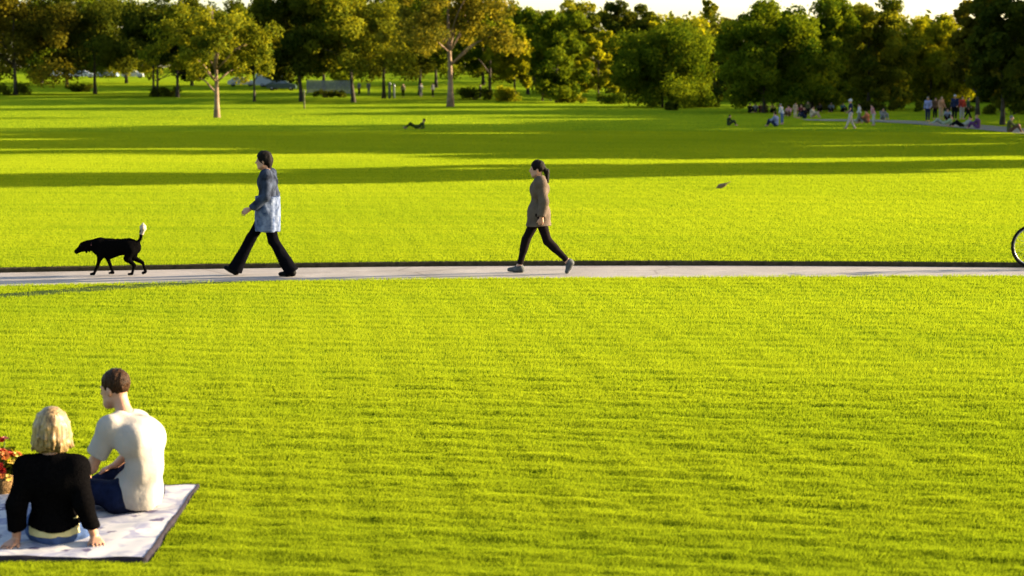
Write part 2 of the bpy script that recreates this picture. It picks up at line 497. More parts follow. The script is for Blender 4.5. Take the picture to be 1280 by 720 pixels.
# ------------------------------------------------------------------ grass blades
M_grass = leaf_mat('grass_blades', (0.107, 0.158, 0.006), (0.209, 0.243, 0.010), 0.52, (1.08, 1.08, 0.6), 0.0)
def vnoise(x, y, seed, n=6, f=1.0, ax=1.0, ay=1.0):
    r = np.random.default_rng(seed); o = np.zeros_like(x)
    for i in range(n):
        k = r.normal(size=2) * f * (1 + .35 * i); o += np.sin(x * k[0] * ax + y * k[1] * ay + r.uniform(0, 6.28)) / (1 + .3 * i)
    return o / 2.2
def build_grass(N=3400000):
    r = np.random.default_rng(11)
    u = r.uniform(1 / 340.0, 1 / 7.4, N); u = np.where(r.uniform(size=N) < 0.33, 1 / r.uniform(22, 95, N), u)
    d = 1 / u
    th = r.uniform(-R(20), R(20), N)
    x, y = d * np.sin(th), d * np.cos(th)
    keep = ~((y > y_near(x) + 0.01) & (y < y_far(x) + 0.0) )
    keep &= ~((x > BL['x0'] - .0) & (x < BL['x1'] - .045 * (y - BL['y0']) / 1.6 + .012) & (y > BL['y0'] - .008) & (y < BL['y1'] + .01))
    # far path kept clear
    yl = np.interp(x, FPL[:, 0], FPL[:, 1], left=-1, right=-1); yu = np.interp(x, FPU[:, 0], FPU[:, 1], left=-1, right=-1)
    keep &= ~((yl > 0) & (y > yl) & (y < yu))
    vp = shadow_strip(x); keep &= ~((vp[0] > 0) & (y > vp[0]) & (y < vp[1]) & (r.uniform(size=N) < .72))  # grass thinned over the painted shadow
    x, y, d = x[keep], y[keep], d[keep]; n = len(x)
    tuft = vnoise(x, y, 3, 7, 5.5, 0.55, 1.3) + 0.8 * vnoise(x, y, 5, 6, 16.0, 0.6, 1.2)
    patch = vnoise(x, y, 9, 6, 0.7, .6, 1.2)
    bumpy = vnoise(x + .2 * y, y - .1 * x, 21, 9, 8.0, 0.6, 1.25)
    farf = np.clip((d - 20) / 100, 0, 1)
    h = (0.026 + 0.005 * np.clip(tuft, -1.3, 1.6) * np.clip(1.4 - d / 30, .25, 1)) * r.uniform(0.7, 1.2, n) * (1 + 1.0 * farf)
    vp = shadow_strip(x); in_shadow = (vp[0] > 0) & (y > vp[0]) & (y < vp[1])
    h = np.where(in_shadow, h * .45, h)  # shorter blades inside the painted shadow strip
    dash = vnoise(x + .25 * y, y - .12 * x, 61, 9, 7.5, 0.55, 1.5)
    low = np.clip((dash - 1.0) / .35, 0, 1)
    h = h * (1 - .45 * low * np.clip(1.6 - d / 25, 0, 1))
    edge = (np.abs(y - y_far(x)) < 0.12) | (np.abs(y - y_near(x)) < 0.1)
    h = np.where(edge, h * 1.15, h)
    w = np.maximum(0.0030, d * 0.00034) * r.uniform(0.7, 1.3, n)
    az = SUN_AZ + np.pi / 2 + np.where(r.uniform(size=n) < .5, 1, -1) * np.pi / 4 + r.normal(0, .22, n); lean = r.normal(0, 0.45, n) ; la = r.uniform(0, 2 * np.pi, n)
    # mown direction: a light common lean
    bx = np.sin(lean) * np.cos(la) * h + .15 * h; by = np.sin(lean) * np.sin(la) * h
    z = terrain(x, y) - 0.004 + 0.008 * (1 + np.clip(bumpy, -1, 1.5)) * np.clip((90 - d) / 40, 0, 1)
    cx, cy = np.cos(az) * w / 2, np.sin(az) * w / 2
    nr = d < 15
    k5, k3 = np.where(nr)[0], np.where(~nr)[0]
    n5, n3 = len(k5), len(k3)
    V = np.empty((n5, 5, 3), np.float32)
    q = lambda *a: [v[k5] for v in a]
    X, Y, Z, CX, CY, BX, BY, HH = q(x, y, z, cx, cy, bx, by, h)
    V[:, 0] = np.stack([X - CX, Y - CY, Z - .004], 1); V[:, 1] = np.stack([X + CX, Y + CY, Z - .004], 1)
    V[:, 2] = np.stack([X + .8 * CX + BX * .35, Y + .8 * CY + BY * .35, Z + .62 * HH], 1)
    V[:, 3] = np.stack([X - .8 * CX + BX * .35, Y - .8 * CY + BY * .35, Z + .62 * HH], 1)
    V[:, 4] = np.stack([X + BX, Y + BY, Z + HH], 1)
    b = np.arange(n5, dtype=np.int32)[:, None] * 5
    T = [b + [0, 1, 2], b + [0, 2, 3], b + [3, 2, 4]]
    X, Y, Z, CX, CY, BX, BY, HH = [v[k3] for v in (x, y, z, cx, cy, bx, by, h)]
    V3 = np.empty((n3, 3, 3), np.float32)
    V3[:, 0] = np.stack([X - CX, Y - CY, Z - .004], 1); V3[:, 1] = np.stack([X + CX, Y + CY, Z - .004], 1); V3[:, 2] = np.stack([X + BX, Y + BY, Z + HH], 1)
    b = np.arange(n3, dtype=np.int32)[:, None] * 3 + n5 * 5
    T = np.concatenate(T + [b + [0, 1, 2]]).astype(np.int32)
    streak = vnoise(x, y, 63, 8, 1.6, .2, 1.2) * np.clip((d - 8) / 25, .3, 1)
    c = np.clip(0.52 + 0.12 * patch + 0.14 * streak + 0.10 * vnoise(x, y, 41, 6, .22) + 0.04 * tuft - .25 * low + r.normal(0, 0.055, n), 0, 1)
    c = np.where((r.uniform(size=n) < 0.012) & (d < 25), .95, c)
    me = mesh_np('lawn_grass', np.concatenate([V.reshape(-1, 3), V3.reshape(-1, 3)]), T, smooth=False, attr=np.concatenate([np.repeat(c[k5], 5), np.repeat(c[k3], 3)]))
    o = obj('lawn_grass', me, M_grass)
    tag(o, 'short bright yellow-green mown grass of the lawn', 'grass', kind='stuff')
build_grass()

# ------------------------------------------------------------------ trees
LT = (1.22, 1.06, 0.42)
LM = {
 'olive':  leaf_mat('leaves_olive',  (0.034, 0.052, 0.005), (0.172, 0.172, 0.010), 0.45, LT, 0),
 'yellow': leaf_mat('leaves_yellow', (0.058, 0.078, 0.004), (0.270, 0.262, 0.009), 0.48, LT, 0),
 'green':  leaf_mat('leaves_green',  (0.018, 0.040, 0.003), (0.108, 0.138, 0.007), 0.44, LT, 0),
 'dark':   leaf_mat('leaves_dark',   (0.010, 0.020, 0.003), (0.068, 0.076, 0.006), 0.38, LT, 0),
 'russet': leaf_mat('leaves_russet', (0.040, 0.045, 0.006), (0.188, 0.162, 0.014), 0.42, LT, 0),
 'rust':   leaf_mat('leaves_rust',   (0.018, 0.021, 0.003), (0.108, 0.096, 0.008), 0.40, LT, 0),
}
M_bark_dark = mat('bark_dark', (0.040, 0.032, 0.024), 0.95, 0.5, 3, 0.5, 18, spec=0.1)
M_bark_light = mat('bark_light', (0.17, 0.115, 0.075), 0.9, 0.4, 2.5, 0.6, 14, spec=0.1)

def leaf_cloud(r, centers, rads, per, size, flat=0.8, cl_tone=None):
    """leaf-sized quads filling clumps; returns verts, faces, per-vertex tone"""
    n = len(centers) * per
    c = np.repeat(centers, per, 0); rc = np.repeat(rads, per)
    u = r.normal(size=(n, 3)); u /= np.linalg.norm(u, axis=1)[:, None]
    rad = r.uniform(0.05, 1, n) ** 0.33
    # loose sprays that leave the clump
    rad = np.where(r.uniform(size=n) < 0.10, rad * 1.35, rad)
    p = c + u * (rad * rc)[:, None] * [1, 1, flat]
    nn = u * 0.7 + r.normal(size=(n, 3)) * 0.7 + [0, 0, 0.25]; nn /= np.linalg.norm(nn, axis=1)[:, None]
    t = np.cross(nn, r.normal(size=(n, 3))); t /= np.linalg.norm(t, axis=1)[:, None] + 1e-9
    b = np.cross(nn, t)
    s = size * r.uniform(0.6, 1.4, n)
    t = t * s[:, None] * .5; b = b * s[:, None] * .34
    V = np.empty((n, 4, 3), np.float32)
    V[:, 0] = p - t; V[:, 1] = p + b; V[:, 2] = p + t; V[:, 3] = p - b
    F = np.arange(n * 4, dtype=np.int32).reshape(n, 4)
    tone = np.repeat(cl_tone if cl_tone is not None else r.uniform(.2, .8, len(centers)), per)
    tone = np.clip(tone + r.normal(0, .18, n), 0, 1)
    return V.reshape(-1, 3), F, np.repeat(tone, 4)

def make_tree(name, label, loc, height, radius, crown_low, kind, leaves=9000, leaf=0.26, bark=None, trunk_r=None, lean=(0, 0), stems=1,
              group=None, seed=0, clumps=70, shape='round', cat='tree', airy=1.0, visible_stem=False, dens=2.3):
    r = np.random.default_rng(seed + 100)
    root = empty(name, loc); root.rotation_euler = (0, 0, 0)
    tag(root, label, cat, group)
    ch = height - crown_low
    cc = np.array([lean[0] * height, lean[1] * height, crown_low + ch * 0.5])
    lob = r.normal(size=(9, 3)) * [1, 1, .8]; lob /= np.linalg.norm(lob, axis=1)[:, None]; la = r.uniform(-.42, .38, 9)
    cen = []; rad = []
    nb = {'column': 10, 'dome': 17}.get(shape, 13)
    boughs = []
    for i in range(nb):
        hh = (-0.8 if shape != 'dome' else -1.0) + (1.62 if shape != 'dome' else 1.85) * (i + r.uniform(.1, .9)) / nb; az = i * 2.4 + r.uniform(-.5, .5)
        pw = 1.9 if hh > 0 else 2.6
        prof = (1 - min(1, abs(hh)) ** pw) ** (1 / pw)
        if shape == 'dome' and hh < 0: prof = max(prof, .82)
        u = np.array([math.cos(az) * prof, math.sin(az) * prof, hh])
        f = 1 + sum(a * max(0, u @ l) ** 3 for a, l in zip(la, lob))
        if shape == 'column': f *= 1.05 - .45 * (hh + 1) / 2
        br = r.uniform(.34, .55)
        boughs.append((cc + [u[0] * radius * f * .66, u[1] * radius * f * .66, hh * ch * .5 * (.78 if shape != 'dome' else .90)], br))
    boughs.append((cc + [0, 0, ch * .12], .55))
    for i in range(clumps):
        bc, br = boughs[i % len(boughs)]
        d_ = r.normal(size=3) + [0, 0, .25]; d_ /= np.linalg.norm(d_)
        q = r.uniform(.3, 1) ** .5
        sc_ = np.array([radius * br, radius * br, min(radius, ch * .55) * br * .85])
        c_ = bc + d_ * sc_ * q
        c_[2] = np.clip(c_[2], crown_low + .2, height - .1)
        cen.append(c_)
        rad.append(radius * (r.uniform(0.15, 0.26) if not visible_stem else r.uniform(0.10, 0.20)))
    cen = np.array(cen); rad = np.array(rad) * airy
    V, F, T = leaf_cloud(r, cen, rad, max(10, int(leaves * dens) // clumps), leaf * 1.12, 0.8, r.uniform(.15, .85, clumps))
    obj('crown', mesh_np('crown', V, F, smooth=False, attr=T), LM[kind], root)
    mb = MB()
    tr = trunk_r or height * 0.016
    top = cc + [0, 0, ch * (0.42 if visible_stem else 0.2)]
    for s in range(stems):
        off = np.array([0, 0, 0.0]) if stems == 1 else np.array([(s - (stems - 1) / 2) * tr * 2.6, r.normal() * tr, 0])
        pts = []; rr = []
        nseg = 9
        for i in range(nseg + 1):
            t = i / nseg
            p = off * (1 - .4 * t) * (1 + t * (1.2 if stems > 1 else 0)) + (top - 0) * t + np.array([math.sin(t * 4 + seed) * tr * .9, math.cos(t * 3 + seed) * tr * .7, 0]) * t
            if i == 0: p = p - [0, 0, .25]
            pts.append(p); rr.append(tr * (1.0 - 0.78 * t) * (1.55 if i == 0 else (1.12 if i == 1 else 1)) / (1 if stems == 1 else 1.25))
        mb.tube(pts, rr, 10)
        order = np.argsort(r.uniform(size=clumps))[: (11 if visible_stem else 8)]
        for j in order:
            e = cen[j]; t = np.clip((e[2] * 0.72) / max(top[2], .1), 0.3, 0.92)
            i0 = int(t * nseg); a = np.array(pts[i0])
            m1 = a + (e - a) * .5 + np.array([0, 0, .08 * np.linalg.norm(e - a)])
            mb.tube([a, m1, e], [rr[i0] * .55, rr[i0] * .36, rr[i0] * .12], 6)
    obj('trunk', mb.mesh('trunk', True), bark or M_bark_dark, root)
    return root

def tree_px(label, px, by, top, hw, cb, kind, seed, name='broadleaf_tree', dist=None, **k):
    p = G(px, by)
    if dist:                       # base hidden behind other things: stand it at this distance
        d = ray(px, by); x = d[0] * dist / d[1]; p = np.array([x, dist, terrain(x, dist)])
    sc = depth_scale(p)
    def zz(y):
        d = ray(px, y); t = p[1] / d[1]; return CAMH + d[2] * t - p[2]
    return make_tree(name, label, p, zz(top), hw / sc, max(0.4, zz(cb)), kind, seed=seed, group=k.pop('group', 'trees along the far side of the lawn'), **k)

T = tree_px
# front row
T('slim olive-green maple standing alone in front of the other trees, pale straight trunk', 271, 147, 6, 74, 103, 'olive', 1, 'maple_tree', bark=M_bark_light, leaves=13000, leaf=0.22, clumps=85, trunk_r=.20, visible_stem=True, airy=1.0, dens=1.15)
T('tall russet-tinged tree with pale double trunk bare up into its crown', 563, 133.5, -30, 84, 80, 'russet', 2, bark=M_bark_light, leaves=13000, leaf=0.28, clumps=80, trunk_r=.30, visible_stem=True, airy=1.0, dens=1.25)
T('broad rust-topped dark tree at the left edge of the photo', 20, 119, -34, 84, 104, 'rust', 3, leaves=11000, leaf=.34)
T('dark tree with a thick black trunk in front of the parked vehicles', 119, 117.5, -14, 62, 96, 'dark', 5, leaves=9000, leaf=.32)
T('near-black tree with forked trunk left of the lone maple', 195, 121, 2, 66, 102, 'dark', 6, leaves=11000, leaf=.32, stems=2)
T('narrow dark tree just behind the left side of the lone maple', 222, 121.5, -6, 46, 98, 'dark', 7, leaves=8000, leaf=.32)
T('small olive tree with thin dark trunk just behind the right side of the lone maple', 318, 127, 28, 36, 100, 'olive', 8, leaves=7000, leaf=.26)
T('dark tree with a leaning trunk, first right of the lone maple', 377, 127, -28, 62, 106, 'dark', 9, leaves=10000, leaf=.32, lean=(-.04, 0))
T('yellow-flecked green tree with a slanting black trunk midway between maple and russet tree', 442, 128, -22, 72, 101, 'olive', 10, leaves=12000, leaf=.28, lean=(-.05, 0))
T('thick-trunked shady tree left of the double-trunked russet tree', 480, 123, -12, 62, 105, 'dark', 11, leaves=9000, leaf=.32)
T('dim green tree standing close behind the double-trunked russet tree', 525, 119, -16, 62, 104, 'green', 12, leaves=9000, leaf=.34)
T('dark green tree tucked behind the right side of the russet tree', 612, 124, -8, 44, 112, 'green', 13, leaves=9000, leaf=.32)
T('sunlit yellow-green bushy tree between russet tree and dark dome', 643, 126, 24, 30, 113, 'yellow', 14, leaves=8000, leaf=.28)
T('dense dark green dome-shaped tree right beside the sunlit bushy tree', 696, 128.5, 11, 42, 120, 'green', 15, leaves=14000, leaf=.26, clumps=110, shape='dome')
T('small rounded yellow-green tree leaning on the right flank of the dark dome tree', 748, 127, 36, 27, 117, 'yellow', 16, leaves=8000, leaf=.26, shape='dome')
T('low wide dome of dark green foliage in the middle of the tree line', 828, 134.5, 36, 70, 128, 'green', 17, leaves=17000, leaf=.24, clumps=130, shape='dome')
T('big round green tree behind the people sitting in a row', 955, 136.5, 8, 62, 129, 'green', 18, leaves=16000, leaf=.25, clumps=120, shape='dome', dist=153)
T('tallest green tree behind the picnic groups, top cut by the photo edge', 1014, 136, -10, 54, 127, 'green', 19, leaves=14000, leaf=.26, clumps=110, shape='dome', dist=159)
T('green tree with yellow lower branches behind the walkers on the far path', 1085, 137, -2, 54, 126, 'olive', 20, leaves=13000, leaf=.26, clumps=110, shape='dome', dist=166)
T('bright yellow-green sunlit tree behind the standing group on the right', 1163, 138, 22, 54, 124, 'yellow', 21, leaves=14000, leaf=.25, clumps=110, shape='dome', dist=172)
T('tall shady tree at the right edge with dark trunk beside the far path', 1253, 156, -22, 52, 124, 'dark', 22, leaves=14000, leaf=.24, clumps=100, shape='dome')
T('rusty olive tree between the bright yellow tree and the shady right-edge tree', 1222, 139, -14, 36, 118, 'rust', 23, leaves=9000, leaf=.27, shape='dome', dist=143)
# second row
T('dark tree right of the rust-topped tree, over the pale van', 84, 108, -14, 60, 98, 'green', 24, leaves=9000, leaf=.36)
T('hazy green tree filling the gap above the blue car', 158, 104, 0, 62, 94, 'olive', 25, leaves=9000, leaf=.38)
T('dark tree seen through the gap right of the lone maple', 345, 112, -8, 60, 102, 'dark', 26, leaves=9000, leaf=.36)
T('tall olive tree rising behind the dark dome tree', 722, 119, -4, 44, 96, 'olive', 27, leaves=9000, leaf=.34)
T('round dark-topped tree behind, left of the thin poplar', 785, 122, -6, 36, 95, 'dark', 28, leaves=9000, leaf=.34)
T('wide yellowish tree rising behind the low wide dome', 850, 124, 16, 56, 100, 'yellow', 29, leaves=10000, leaf=.34)
T('thin poplar poking above the tree line', 886, 119, -10, 13, 60, 'olive', 30, 'poplar_tree', leaves=5000, leaf=.32, shape='column', clumps=80)
T('brownish tree low behind, right of the thin poplar', 926, 121, 20, 42, 98, 'rust', 31, leaves=9000, leaf=.36)
T('olive tree filling the skyline behind the tallest green tree', 1055, 124, 2, 48, 100, 'olive', 32, leaves=8000, leaf=.36)
T('dark tree behind the left edge trees, seen beside the rust-topped one', 52, 104, -6, 58, 100, 'dark', 33, leaves=8000, leaf=.38)
T('green tree behind, between slanting-trunk tree and thick-trunked tree', 405, 116, -14, 56, 104, 'green', 34, leaves=9000, leaf=.36)
T('tall dark green tree in back of the sunlit bushy tree', 660, 118, 2, 40, 100, 'green', 35, leaves=8000, leaf=.36)

T('tall shady tree deep behind the russet tree, left of its trunk', 545, 116, -6, 56, 100, 'dark', 40, dist=262, leaves=9000, leaf=.36)
T('tall shady tree deep behind the russet tree, right of its trunk', 604, 116, -4, 56, 102, 'dark', 41, dist=280, leaves=9000, leaf=.36)
T('tall shady tree deep behind the sunlit bushy tree', 668, 116, 4, 56, 102, 'dark', 42, dist=298, leaves=9000, leaf=.38)
T('dark tree in the back row behind the leaning and slanting trunks', 425, 112, -4, 56, 100, 'dark', 43, dist=268, leaves=9000, leaf=.36)
T('dark tree in the back row behind the near-black forked tree', 240, 110, 2, 56, 96, 'dark', 44, dist=275, leaves=9000, leaf=.36)

# trees beyond the right side of the picture: the lawn lies in their long evening shade
def shade(x, yc, h, rad, low, seed, kind='green', leaves=6500):
    y = yc + math.tan(SUN_AZ) * x
    make_tree('broadleaf_tree', 'tall broadleaf tree beyond the right edge of the photo, shading the lawn', (x, y, terrain(x, y)), h, rad, low, kind,
              leaves=leaves, leaf=.6, seed=seed, clumps=80, dens=2.6, group='trees beyond the right edge of the lawn', airy=1.15)
shade(42, 50.5, 16.2, 3.0, 4.0, 50)
shade(46, 49.0, 17.0, 2.6, 9.0, 66)
shade(38, 52.0, 8.0, 2.0, 1.6, 67)
shade(46, 62.0, 11.5, 4.4, 3.0, 51)
shade(50, 70, 18.0, 5.6, 2.5, 52)
shade(53, 79, 22.0, 6.4, 2.5, 53)
shade(55, 88, 23.5, 6.4, 2.5, 54)
shade(58, 98, 24.5, 6.4, 2.5, 55)
shade(61, 107.5, 24.5, 5.6, 2.5, 56)
shade(63, 118, 15.0, 6.6, 2.0, 57)
shade(66, 129, 15.0, 7.0, 2.0, 58)
shade(70, 141, 16.5, 7.0, 2.0, 59)
shade(74, 153, 19.5, 7.0, 2.0, 60)
shade(77, 166, 16.0, 7.4, 2.0, 61)
shade(81, 179, 15.5, 7.4, 2.0, 62)
shade(85, 193, 15, 7.4, 2.0, 63)
shade(90, 209, 15, 7.6, 2.0, 64)

# low shrubs at the foot of the trees
def shrub(label, px, by, w_px, h_px, kind, seed, name='bush'):
    p = G(px, by); sc = depth_scale(p); r = np.random.default_rng(seed)
    w, h = w_px / sc / 2, h_px / sc
    n = 22
    c = np.column_stack([r.uniform(-1, 1, n) * w * .75, r.uniform(-1, 1, n) * w * .4, r.uniform(.15, .75, n) * h])
    V, F, Tn = leaf_cloud(r, c, np.full(n, min(w, h) * .38), 90, .22, .9)
    root = empty(name, p); tag(root, label, 'bush', 'bushes at the foot of the trees')
    obj('foliage', mesh_np('foliage', V, F, False, Tn), LM[kind], root)
    mb = MB()
    for i in range(6): mb.tube([(r.normal() * .1, r.normal() * .1, -.1), c[i] * [.5, .5, .6], c[i]], [.05, .035, .015], 5)
    obj('stem', mb.mesh('stem', True), M_bark_dark, root)
shrub('bright yellow-green bush under the rust-topped tree at the left edge', 48, 104, 34, 20, 'yellow', 1)
shrub('sunlit loose bush below the sunlit bushy tree', 634, 127, 34, 20, 'yellow', 2)
shrub('low dull green bush right of the left dome tree trunk', 712, 128.5, 46, 13, 'olive', 3)
shrub('low dark bush in the gap left of the low wide dome', 762, 130, 40, 13, 'green', 4)
shrub('small grassy bush right of the low wide dome', 880, 134, 44, 12, 'olive', 5)
shrub('dark little bush at the foot of the low wide dome', 839, 138, 15, 11, 'dark', 6)
shrub('dark hedge-like bush behind the seated picnic groups', 1010, 137.5, 90, 14, 'dark', 7)
shrub('dark bush behind the two walkers on the far path', 1095, 138.5, 80, 14, 'dark', 8)
shrub('dark bush behind the standing group', 1180, 140, 90, 16, 'dark', 9)
shrub('dark bush under the shady tree at the right edge', 1262, 143, 90, 18, 'dark', 10)
shrub('dark bush at the trunk of the near-black forked tree', 206, 121, 44, 13, 'dark', 11)
shrub('dark bush under the rust-topped tree at the left edge', 12, 119, 60, 15, 'dark', 13)
shrub('dark low bush left of the thick black trunk', 98, 115, 46, 10, 'dark', 14)
shrub('dark low bush right of the leaning trunk, before the board fence', 412, 122, 50, 9, 'dark', 15)
shrub('dark bush between russet tree and sunlit bushy tree', 594, 125, 50, 16, 'dark', 12)

def far_wood():
    r = np.random.default_rng(77)
    n = 900
    th = r.uniform(-R(27), R(27), n); d = r.uniform(0, 1, n)
    d = np.where(th < -R(3), 395 + 70 * d, 214 + 50 * d + 180 * np.clip((R(6) - th) / R(9), 0, 1))
    x, y = d * np.sin(th), d * np.cos(th)
    hmax = (9.5 + 2.5 * vnoise(x, y, 4, 5, .06)) * np.where(th < -R(3), 1.55, 0.95 + .3 * np.clip((R(6) - th) / R(9), 0, 1))
    z = terrain(x, y) + r.uniform(.0, 1, n) ** 1.15 * hmax
    c = np.column_stack([x, y, z])
    V, F, Tn = leaf_cloud(r, c, r.uniform(2.2, 4.0, n), 110, 0.9, .8)
    o = obj('far_wood', mesh_np('far_wood', V, F, False, Tn), LM['dark'])
    tag(o, 'distant dark wood closing the view behind the trees', 'wood', kind='stuff')
far_wood()

# ------------------------------------------------------------------ people
M_skin = mat('skin', (0.30, 0.155, 0.095), 0.55, 0.12, 14, 0.08, 90, spec=0.35)
M_skin_dark = mat('skin_brown', (0.16, 0.085, 0.05), 0.55, 0.12, 14, 0.08, 90, spec=0.35)
M_hair_dark = mat('hair_dark', (0.005, 0.0035, 0.003), 0.7, 0.4, 40, 0.4, 120, spec=0.06)

M_eye = mat('eye', (0.03, 0.02, 0.015), 0.2, 0.1, 30, spec=0.5)
M_lip = mat('lip', (0.42, 0.17, 0.14), 0.5, 0.1, 30)

def strand_mat(name, c1, c2, sc=(70, 70, 5), spec=.3):
    m, nt, out = new_mat(name)
    b = nt.nodes.new('ShaderNodeBsdfPrincipled'); b.inputs['Roughness'].default_value = 0.45
    b.inputs['Specular IOR Level'].default_value = spec
    tc = nt.nodes.new('ShaderNodeTexCoord'); mp = nt.nodes.new('ShaderNodeMapping'); mp.inputs['Scale'].default_value = sc
    n = nt.nodes.new('ShaderNodeTexNoise'); n.inputs['Scale'].default_value = 1.0; n.inputs['Detail'].default_value = 5; n.inputs['Distortion'].default_value = .4
    L(nt, tc.outputs['Object'], mp.inputs['Vector']); L(nt, mp.outputs[0], n.inputs['Vector'])
    r = nt.nodes.new('ShaderNodeValToRGB'); r.color_ramp.elements[0].position = .35; r.color_ramp.elements[1].position = .66
    r.color_ramp.elements[0].color = (*c1, 1); r.color_ramp.elements[1].color = (*c2, 1)
    L(nt, n.outputs['Fac'], r.inputs['Fac']); L(nt, r.outputs['Color'], b.inputs['Base Color'])
    bp = nt.nodes.new('ShaderNodeBump'); bp.inputs['Strength'].default_value = .7; bp.inputs['Distance'].default_value = .01
    L(nt, n.outputs['Fac'], bp.inputs['Height']); L(nt, bp.outputs[0], b.inputs['Normal'])
    L(nt, b.outputs[0], out.inputs['Surface']); return m
M_hair_brown = strand_mat('hair_brown', (0.009, 0.0045, 0.0025), (0.040, 0.020, 0.010), (120, 120, 60), .04)
M_blond = strand_mat('hair_blond', (0.060, 0.033, 0.012), (0.255, 0.168, 0.070))

def A(*v): return np.array(v, float)
def unit(v): v = np.asarray(v, float); return v / np.linalg.norm(v)

class Frame:
    """head axes: right, forward, up"""
    def __init__(s, c, fwd, up=(0, 0, 1), k=1.0):
        s.c = A(*c); s.f = unit(fwd); u = A(*up); s.r = unit(np.cross(s.f, u)); s.u = np.cross(s.r, s.f); s.k = k
    def p(s, x, y, z): return s.c + s.k * (x * s.r + y * s.f + z * s.u)
    @property
    def M(s): return np.stack([s.r, s.f, s.u], 1)

def add_head(S, H, neck, nr=.055):
    p, k, M = H.p, H.k, H.M
    S.ell(p(0, -.012, .035), A(.074, .094, .088) * k, .02, M)
    S.ell(p(0, .030, -.035), A(.060, .066, .082) * k, .03, M)
    S.cone(p(-.025, .058, -.092), p(.025, .058, -.092), .022 * k, .022 * k, .03)      # chin
    S.cone(p(-.05, .01, -.065), p(-.025, .055, -.09), .022 * k, .022 * k, .03)
    S.cone(p(.05, .01, -.065), p(.025, .055, -.09), .022 * k, .022 * k, .03)
    S.cone(p(0, .092, .012), p(0, .112, -.022), .008 * k, .013 * k, .012)             # nose
    S.cone(p(-.03, .080, .024), p(.03, .080, .024), .013 * k, .013 * k, .012)         # brow
    S.cone(p(-.016, .087, -.052), p(.016, .087, -.052), .009 * k, .009 * k, .008)
    S.sub(p(.030, .098, .006), A(.016, .016, .010) * k, 0, M); S.sub(p(-.030, .098, .006), A(.016, .016, .010) * k, 0, M)
    for s in (-1, 1):
        S.ell(p(s * .076, -.008, -.008), A(.010, .020, .032) * k, .006, M)            # ears
    S.cone(neck, p(0, -.025, -.045), nr, nr * .95, .03)

def add_hand(S, w, d, n, side, curl=0.5, k=1.0, spread=.10):
    """w wrist, d finger direction, n palm normal (fingers curl this way), side towards the thumb"""
    d, n, side = unit(d), unit(n), unit(side)
    lens = [.068, .076, .070, .054]; kn = [.082, .086, .082, .074]
    for i in range(4):
        o = .031 - .0207 * i
        a = w + k * (side * o * .55 + d * .01); b = w + k * (d * kn[i] + side * o)
        S.cone(a, b, .0150 * k, .0120 * k, .010)
        dd = unit(d + side * (spread * (1.5 - i) / 1.5))
        c1, c2 = curl * .7, curl * 1.7
        m = b + k * lens[i] * .52 * (dd * math.cos(c1) + n * math.sin(c1))
        e = m + k * lens[i] * .48 * (dd * math.cos(c2) + n * math.sin(c2))
        S.cone(b, m, .0092 * k, .0085 * k, .004); S.cone(m, e, .0085 * k, .0070 * k, .004)
    a = w + k * (d * .022 + side * .020); b = w + k * (d * .048 + side * .046 + n * .012)
    e = b + k * (d * .040 + side * .014 + n * .014)
    S.cone(a, b, .0145 * k, .0105 * k, .01); S.cone(b, e, .0105 * k, .008 * k, .005)

def add_foot(S, ank, heel, toe, k=1.0, r=.036):
    S.cone(ank, heel, r, r * .95, .03); S.cone(heel, toe, r * .98, r * .72, .03)
    mid = (np.array(heel) + toe) / 2
    S.cone(ank, mid, r * .95, r * .85, .03)

